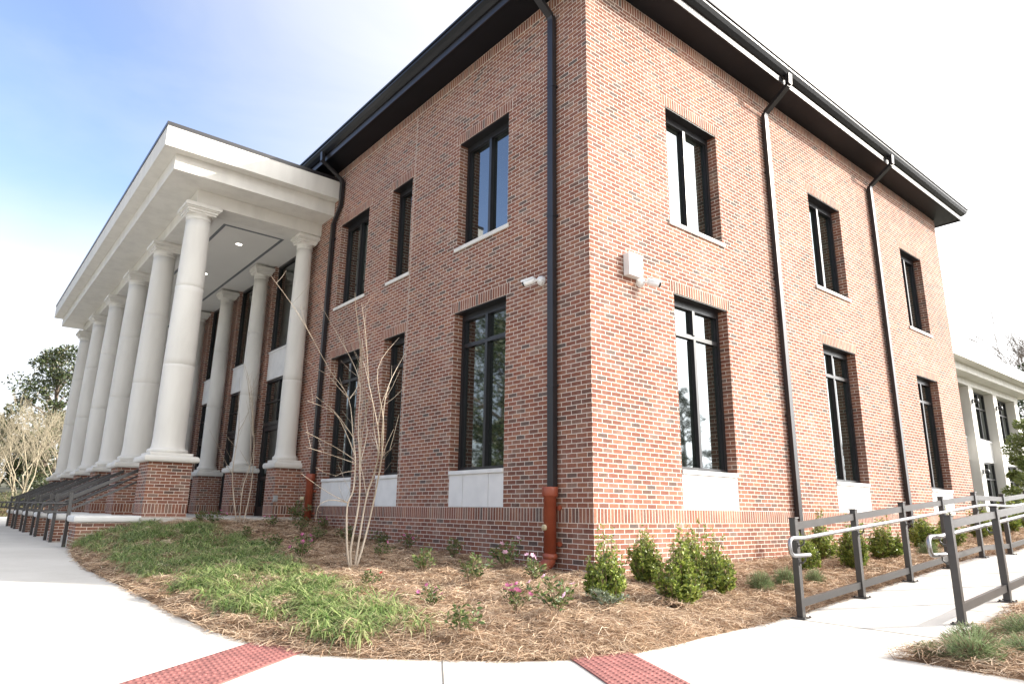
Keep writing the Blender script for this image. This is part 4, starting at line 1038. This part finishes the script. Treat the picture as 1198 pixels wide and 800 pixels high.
# bare multi-stemmed crape myrtles
MYRTLE_A=[[[-2.31, -2.34, 0.36], [-2.34, -2.38, 0.61], [-2.38, -2.42, 1.14], [-2.36, -2.39, 1.38], [-2.38, -2.42, 1.8], [-2.43, -2.48, 2.15], [-2.52, -2.59, 2.75], [-2.66, -2.75, 3.11], [-2.83, -2.96, 3.71], [-2.97, -3.14, 4.08]], [[-2.3, -2.32, 0.34], [-2.31, -2.34, 0.61], [-2.3, -2.32, 1.2], [-2.34, -2.37, 1.73], [-2.4, -2.45, 2.31], [-2.43, -2.48, 2.87], [-2.37, -2.41, 3.32], [-2.31, -2.33, 3.74], [-2.28, -2.3, 3.91]], [[-2.27, -2.28, 0.34], [-2.26, -2.27, 0.61], [-2.24, -2.25, 1.29], [-2.17, -2.17, 1.61], [-2.1, -2.08, 1.88], [-2.1, -2.07, 2.2], [-2.19, -2.19, 2.79], [-2.27, -2.29, 3.12], [-2.42, -2.47, 3.32]], [[-2.26, -2.27, 0.34], [-2.22, -2.22, 0.61], [-2.17, -2.17, 1.13], [-2.07, -2.04, 1.77], [-2.04, -2.01, 2.12], [-2.0, -1.96, 2.68], [-1.95, -1.89, 3.33], [-1.94, -1.88, 3.58]], [[-2.24, -2.25, 1.29], [-2.29, -2.32, 1.57], [-2.34, -2.37, 1.8], [-2.39, -2.43, 2.39], [-2.39, -2.44, 2.99], [-2.36, -2.4, 3.74]], [[-2.43, -2.48, 2.89], [-2.51, -2.57, 3.24], [-2.67, -2.78, 3.73], [-2.8, -2.93, 4.13]], [[-2.51, -2.58, 2.75], [-2.46, -2.52, 3.03], [-2.42, -2.46, 3.49], [-2.4, -2.44, 3.66]], [[-2.07, -2.04, 1.77], [-2.02, -1.99, 2.24], [-2.07, -2.05, 2.92], [-1.99, -1.95, 3.54]], [[-2.38, -2.42, 1.8], [-2.51, -2.58, 1.95], [-2.69, -2.8, 2.11]], [[-2.38, -2.42, 1.84], [-2.48, -2.54, 2.19], [-2.57, -2.65, 2.46], [-2.7, -2.81, 2.53]], [[-2.38, -2.42, 1.76], [-2.53, -2.6, 1.84], [-2.68, -2.79, 1.91]], [[-2.38, -2.42, 1.2], [-2.53, -2.6, 1.34], [-2.74, -2.85, 1.57]], [[-2.38, -2.42, 1.2], [-2.5, -2.56, 1.23], [-2.58, -2.66, 1.15], [-2.61, -2.69, 0.95]], [[-2.07, -2.04, 1.77], [-2.01, -1.97, 1.93], [-1.94, -1.89, 2.16]], [[-2.07, -2.04, 1.81], [-1.95, -1.9, 1.91]], [[-2.1, -2.08, 1.88], [-2.16, -2.15, 2.2], [-2.15, -2.14, 2.59], [-2.33, -2.36, 2.51]], [[-2.34, -2.37, 1.73], [-2.3, -2.32, 2.19], [-2.33, -2.36, 2.51], [-2.24, -2.25, 3.32]], [[-2.43, -2.48, 2.15], [-2.56, -2.64, 2.46], [-2.67, -2.77, 2.62]], [[-2.52, -2.59, 2.75], [-2.61, -2.69, 2.91], [-2.66, -2.76, 3.03]], [[-2.37, -2.41, 1.65], [-2.44, -2.5, 1.61], [-2.49, -2.55, 1.55]], [[-2.19, -2.19, 2.79], [-2.18, -2.17, 3.33], [-2.21, -2.21, 3.74]], [[-2.3, -2.33, 1.35], [-2.36, -2.39, 2.11], [-2.29, -2.31, 2.55], [-2.23, -2.23, 2.67]], [[-2.1, -2.07, 2.2], [-2.03, -2.0, 2.51], [-1.99, -1.94, 2.72]]]
MYRTLE_B=[[[-8.68, -1.78, 0.64], [-8.7, -1.8, 0.82], [-8.83, -1.96, 1.8], [-8.88, -2.03, 2.76], [-8.96, -2.12, 3.38], [-9.04, -2.21, 4.05]], [[-8.65, -1.74, 0.64], [-8.66, -1.75, 0.82], [-8.69, -1.8, 1.53], [-8.67, -1.76, 1.98], [-8.63, -1.72, 2.49], [-8.62, -1.71, 3.33], [-8.76, -1.88, 4.06]], [[-8.6, -1.68, 0.69], [-8.6, -1.68, 0.82], [-8.59, -1.67, 1.53], [-8.61, -1.69, 2.44], [-8.52, -1.58, 3.05], [-8.5, -1.56, 3.77]], [[-8.69, -1.8, 1.35], [-8.73, -1.83, 1.57], [-8.66, -1.75, 2.07]], [[-8.86, -2.0, 2.39], [-8.96, -2.12, 2.62]], [[-8.63, -1.72, 2.49], [-8.52, -1.58, 3.1], [-8.56, -1.63, 3.48]], [[-8.61, -1.69, 2.44], [-8.78, -1.9, 3.38], [-8.87, -2.01, 3.81]], [[-8.62, -1.7, 2.54], [-8.91, -2.06, 3.52]], [[-8.61, -1.69, 2.68], [-8.51, -1.58, 3.48], [-8.68, -1.78, 4.11]], [[-8.88, -2.03, 2.76], [-8.85, -1.99, 3.19], [-8.69, -1.8, 3.48]], [[-8.67, -1.76, 1.98], [-8.82, -1.96, 2.35]], [[-8.66, -1.76, 2.12], [-8.75, -1.86, 2.77], [-8.73, -1.84, 3.14]], [[-8.62, -1.71, 3.33], [-8.6, -1.68, 3.86]], [[-8.83, -1.96, 1.8], [-8.93, -2.08, 2.11], [-9.01, -2.18, 2.43]]]
def myrtle(lines, base, label, r0, depth, cat='bare tree'):
    t = thing('crape_myrtle', label, cat, base)
    vx, vy = -.772, .636                                    # lean stems towards / away so the crown has depth
    tr = MB(); cr = MB(); rr = random.Random(5)
    def shift(p):
        lat = (p[0]-base[0])*.636+(p[1]-base[1])*.772; h = max(0, p[2]-base[2]-.1)
        o = depth*h*math.sin(lat*5.3+h*1.1+.5)*.32
        return Vector((p[0]-base[0]+vx*o, p[1]-base[1]+vy*o, p[2]-base[2]))
    for li, ln in enumerate(lines):
        pts = [shift(p) for p in ln]
        # resample smoothly
        res = []
        for i in range(len(pts)-1):
            p0, p1, p2, p3 = pts[max(0, i-1)], pts[i], pts[i+1], pts[min(len(pts)-1, i+2)]
            for q in range(4):
                s = q/4
                res.append(.5*((2*p1)+(p2-p0)*s+(2*p0-5*p1+4*p2-p3)*s*s+(3*p1-p0-3*p2+p3)*s**3))
        res.append(pts[-1])
        main = pts[0].z < .25
        n = len(res); ra = r0 if main else r0*.42*(1 if len(pts) > 3 else .75)
        rad = [max(.0022, ra*(1-i/(n-1))**1.15+.0020) for i in range(n)]
        (tr if main else cr).tube(res, rad, 8 if main else 6)
        # fine twigs off every branch
        for i in range(3 if main else 1, n-1, 2):
            if main and res[i].z < 1.0: continue
            if rr.random() < .58: continue
            d = (res[min(n-1, i+1)]-res[i]).normalized(); s_ = Vector((rr.gauss(0, 1), rr.gauss(0, 1), rr.uniform(-.1, .9))).normalized()
            L_ = rr.uniform(.12, .5); e_ = (d*.6+s_*.8).normalized()
            cr.tube([res[i], res[i]+e_*L_*.5+Vector((0, 0, .015)), res[i]+e_*L_+Vector((0, 0, .07))], [.0024, .0020, .0014], 4, False)
    tr.build('trunk', M['bark'], t); cr.build('crown', M['bark'], t)
    return t
myrtle(MYRTLE_A, (-2.27, -2.28, .31), 'bare young multi-stemmed tree with pale bark in front of the narrow window', .0155, 1.0)
myrtle(MYRTLE_B, (-8.65, -1.76, .74), 'bare young multi-stemmed tree with pale bark beside the engaged columns', .016, .8)

# ------------------------------------------------------------------ trees and shrubs beyond
def bare_tree(label, loc, H, seed, mat, spread=.5, stems=4, depth=5):
    t = thing('bare_tree', label, 'bare tree', loc); r_ = random.Random(seed); tr = MB(); cr = MB()
    def grow(p, d, L_, r, lv):
        q = p+d*L_*.5+Vector((r_.gauss(0, .04), r_.gauss(0, .04), 0))*L_; e_ = p+d*L_
        (tr if lv == 0 else cr).tube([p, q, e_], [r, r*.85, r*.7], 7 if lv < 2 else 4, False)
        if lv >= depth: return
        for k in range(2 if lv < 1 else r_.choice((2, 3, 3))):
            nd = (d+Vector((r_.gauss(0, spread), r_.gauss(0, spread), r_.gauss(.12, .2)))).normalized()
            grow(e_ if k else q, nd, L_*r_.uniform(.6, .85), max(H*.0007, r*.55), lv+1)
    for k in range(stems):
        a = 6.283*k/stems+r_.random(); d = Vector((math.cos(a)*.22, math.sin(a)*.22, 1)).normalized()
        grow(Vector((math.cos(a)*.1, math.sin(a)*.1, -.2)), d, H*.30, H*.006+.02, 0)
    tr.build('trunk', M[mat], t); cr.build('crown', M[mat], t); return t
def leafy_tree(name, label, loc, H, W_, seed, leafmat, n, lsize, clumps=34, base=.18, cat='tree', group=None, flat=1.0):
    t = thing(name, label, cat, loc, 0, group); r_ = np.random.RandomState(seed); tr = MB()
    tr.tube([(0, 0, -.3), (.02*H*.3, 0, H*.25), (-.01*H, .01*H, H*.55), (0, 0, H*.9)], [H*.022+.03, H*.018+.02, H*.011+.01, .015], 9)
    P_ = []; D_ = []
    for k in range(clumps):
        s = base+(1-base)*(k+.5)/clumps; a = k*2.4+r_.normal(0, .4)
        env = math.sin(math.pi*min(1, max(.04, (s-base*.8)/(1.04-base*.8)))**.75)**.8
        rad = W_/2*env*r_.uniform(.45, 1.05); z = H*s
        c = np.array([rad*math.cos(a), rad*math.sin(a), z])
        st = Vector((0, 0, max(H*.1, z-rad*.6)))
        tr.tube([st, (st+Vector(c))*.5+Vector((0, 0, rad*.08)), Vector(c)], [H*.006+.01, H*.004+.006, .01], 5, False)
        cr_ = W_*r_.uniform(.075, .165); m_ = int(n/clumps*r_.uniform(.6, 1.4))
        q = r_.normal(0, 1, (m_, 3)); q /= np.linalg.norm(q, axis=1)[:, None]; q *= (r_.rand(m_, 1)**.4)*cr_; q[:, 2] *= .62*flat
        P_.append(c+q); D_.append(q/cr_+np.array([0, 0, .15]))
    P_ = np.concatenate(P_); D_ = np.concatenate(D_)
    V_, F_ = leaf_arrays(P_, D_, lsize, .5, .5, seed)
    np_mesh('crown', V_, F_, M[leafmat], t); tr.build('trunk', M['dbark'], t); return t
def bush(label, loc, W_, H, seed, mat, n, lsize, name='garden_bush', group=None):
    t = thing(name, label, 'bush', loc, 0, group); r_ = np.random.RandomState(seed); P_ = []; D_ = []; tr = MB()
    for k in range(16):
        a = r_.rand()*6.283; rad = W_/2*r_.rand()**.5*.75; c = np.array([rad*math.cos(a), rad*math.sin(a), H*r_.uniform(.25, .8)*(1-.35*(2*rad/W_)**2)])
        tr.tube([(0, 0, -.05), c*.6, c], [.02, .014, .006], 4, False)
        m_ = n//16; q = r_.normal(0, 1, (m_, 3)); q /= np.linalg.norm(q, axis=1)[:, None]; q *= r_.rand(m_, 1)**.4*W_*.26; q[:, 2] *= H/W_*.9
        P_.append(c+q); D_.append(q+np.array([0, 0, .1]))
    P_ = np.concatenate(P_); P_[:, 2] = np.maximum(P_[:, 2], .02)
    V_, F_ = leaf_arrays(P_, np.concatenate(D_), lsize, .5, .5, seed)
    np_mesh('leaves', V_, F_, M[mat], t); tr.build('stem', M['stem'], t); return t
def polar(px_dir, dist): # horizontal bearing in degrees (from +x, counter-clockwise) and distance from the camera
    a = R(px_dir); return 6.456+math.cos(a)*dist, -6.774+math.sin(a)*dist
def at(bearing, dist, dz=0):
    x, y = polar(bearing, dist); return (x, y, lawn_z(x, y)+dz)
# bank of brown mulch with a low dark hedge at the end of the walk
b = MB()
pr = [(-45.6, .20), (-46.2, .62), (-48.5, .95), (-51, 1.0)]
for (xa, za), (xb, zb) in zip(pr[:-1], pr[1:]): b.quad((xa, -30, za), (xb, -30, zb), (xb, 12, zb), (xa, 12, za))
struct(b.build('mulch_bank', M['mulch']))
t = thing('low_hedge', 'low dark clipped hedge on top of the brown bank at the end of the walk', 'hedge', (-48.3, -4, .9))
q = rng.rand(9000, 3)*np.array([1.2, 15, .55])+np.array([-.6, -7.5, 0]); q[:, 2] += .06*np.sin(q[:, 1]*3)
V_, F_ = leaf_arrays(q, rng.normal(0, 1, q.shape), .09, .5, .4, 3); np_mesh('leaves', V_, F_, M['magnolia'], t)
sb = MB()
for k in range(24): sb.tube([(rng.uniform(-.3, .3), -7.3+k*.63, -.1), (rng.uniform(-.4, .4), -7.3+k*.63, .4)], .02, 4, False)
sb.build('stem', M['stem'], t)
leafy_tree('magnolia_tree', 'tall dark evergreen tree rising beyond the far end of the portico', at(174.7, 78), 13.8, 9.4, 61, 'magnolia', 11000, .32, 52, .14)
leafy_tree('evergreen_tree', 'dark evergreen at the left picture edge behind the pale bare tree', at(177.6, 80), 6.4, 6.5, 62, 'magnolia', 9000, .32, 30, .08)
leafy_tree('evergreen_tree', 'dark evergreen low behind the bare trees, right below the tall tree', at(174.0, 88), 8.0, 9.0, 63, 'magnolia', 8000, .32, 26, .05)
bare_tree('pale bare multi-stemmed tree with a wide twiggy crown at the left', at(175.75, 58), 8.4, 71, 'gbark', .36, 5, 6)
bare_tree('greyish bare tree close beside the far portico column', at(173.6, 64), 8.2, 72, 'gbark', .34, 5, 6)
bare_tree('slim bare tree at the left picture edge', at(177.2, 66), 7.5, 73, 'gbark', .36, 4, 6)
bush('rounded olive and brown bush at the left picture edge on the lawn', at(177.0, 52), 3.6, 2.1, 81, 'bush', 5000, .10)
bush('bright green low bush right of the pale bare tree', at(175.0, 57), 2.4, 1.1, 82, 'treeleaf', 2600, .10)
bush('dark bush in the distance between the bare trees', at(174.3, 70), 5.0, 2.6, 83, 'magnolia', 4200, .16)
leafy_tree('garden_tree', 'small green leafy tree in front of the white wing at the right picture edge', at(102.75, 30), 4.3, 2.7, 64, 'treeleaf', 17000, .10, 34, .14)
bare_tree('tall dark bare tree rising behind the roof of the white wing', at(101.0, 92), 25.0, 67, 'dbark', .34, 4, 7)
leafy_tree('pine_tree', 'lower dark pine behind the white wing, partly hidden by its roof', at(101.9, 84), 14.5, 10.0, 66, 'pine', 6500, .32, 24, .2)
# trees across the lawn that the windows mirror
for i, (x, y, H, W_, n_, lab) in enumerate([(17.6, 26.6, 8.4, 3.2, 9000, 'slim evergreen across the lawn mirrored in the left pane of the nearest sunny window'), (16.2, 28.6, 6.0, 2.6, 6000, 'low evergreen across the lawn mirrored in the right pane of the nearest sunny window'),
        (12.5, 36.5, 5.6, 3.5, 6000, 'small evergreen across the lawn mirrored in the second sunny window'),
        (-26.5, -19.5, 13.5, 10, 20000, 'dense tree across the walk mirrored in the window nearest the shaded corner'), (-34.5, -14.5, 12, 11, 18000, 'dense tree across the walk mirrored in the narrow lower window'), (-47, -12.5, 13, 12, 14000, 'broad tree across the walk mirrored in the portico doors')]):
    leafy_tree('shade_tree', lab, (x, y, -.08), H, W_, 90+i, 'magnolia', n_, .24 if H > 9 else .13, 44, .08)
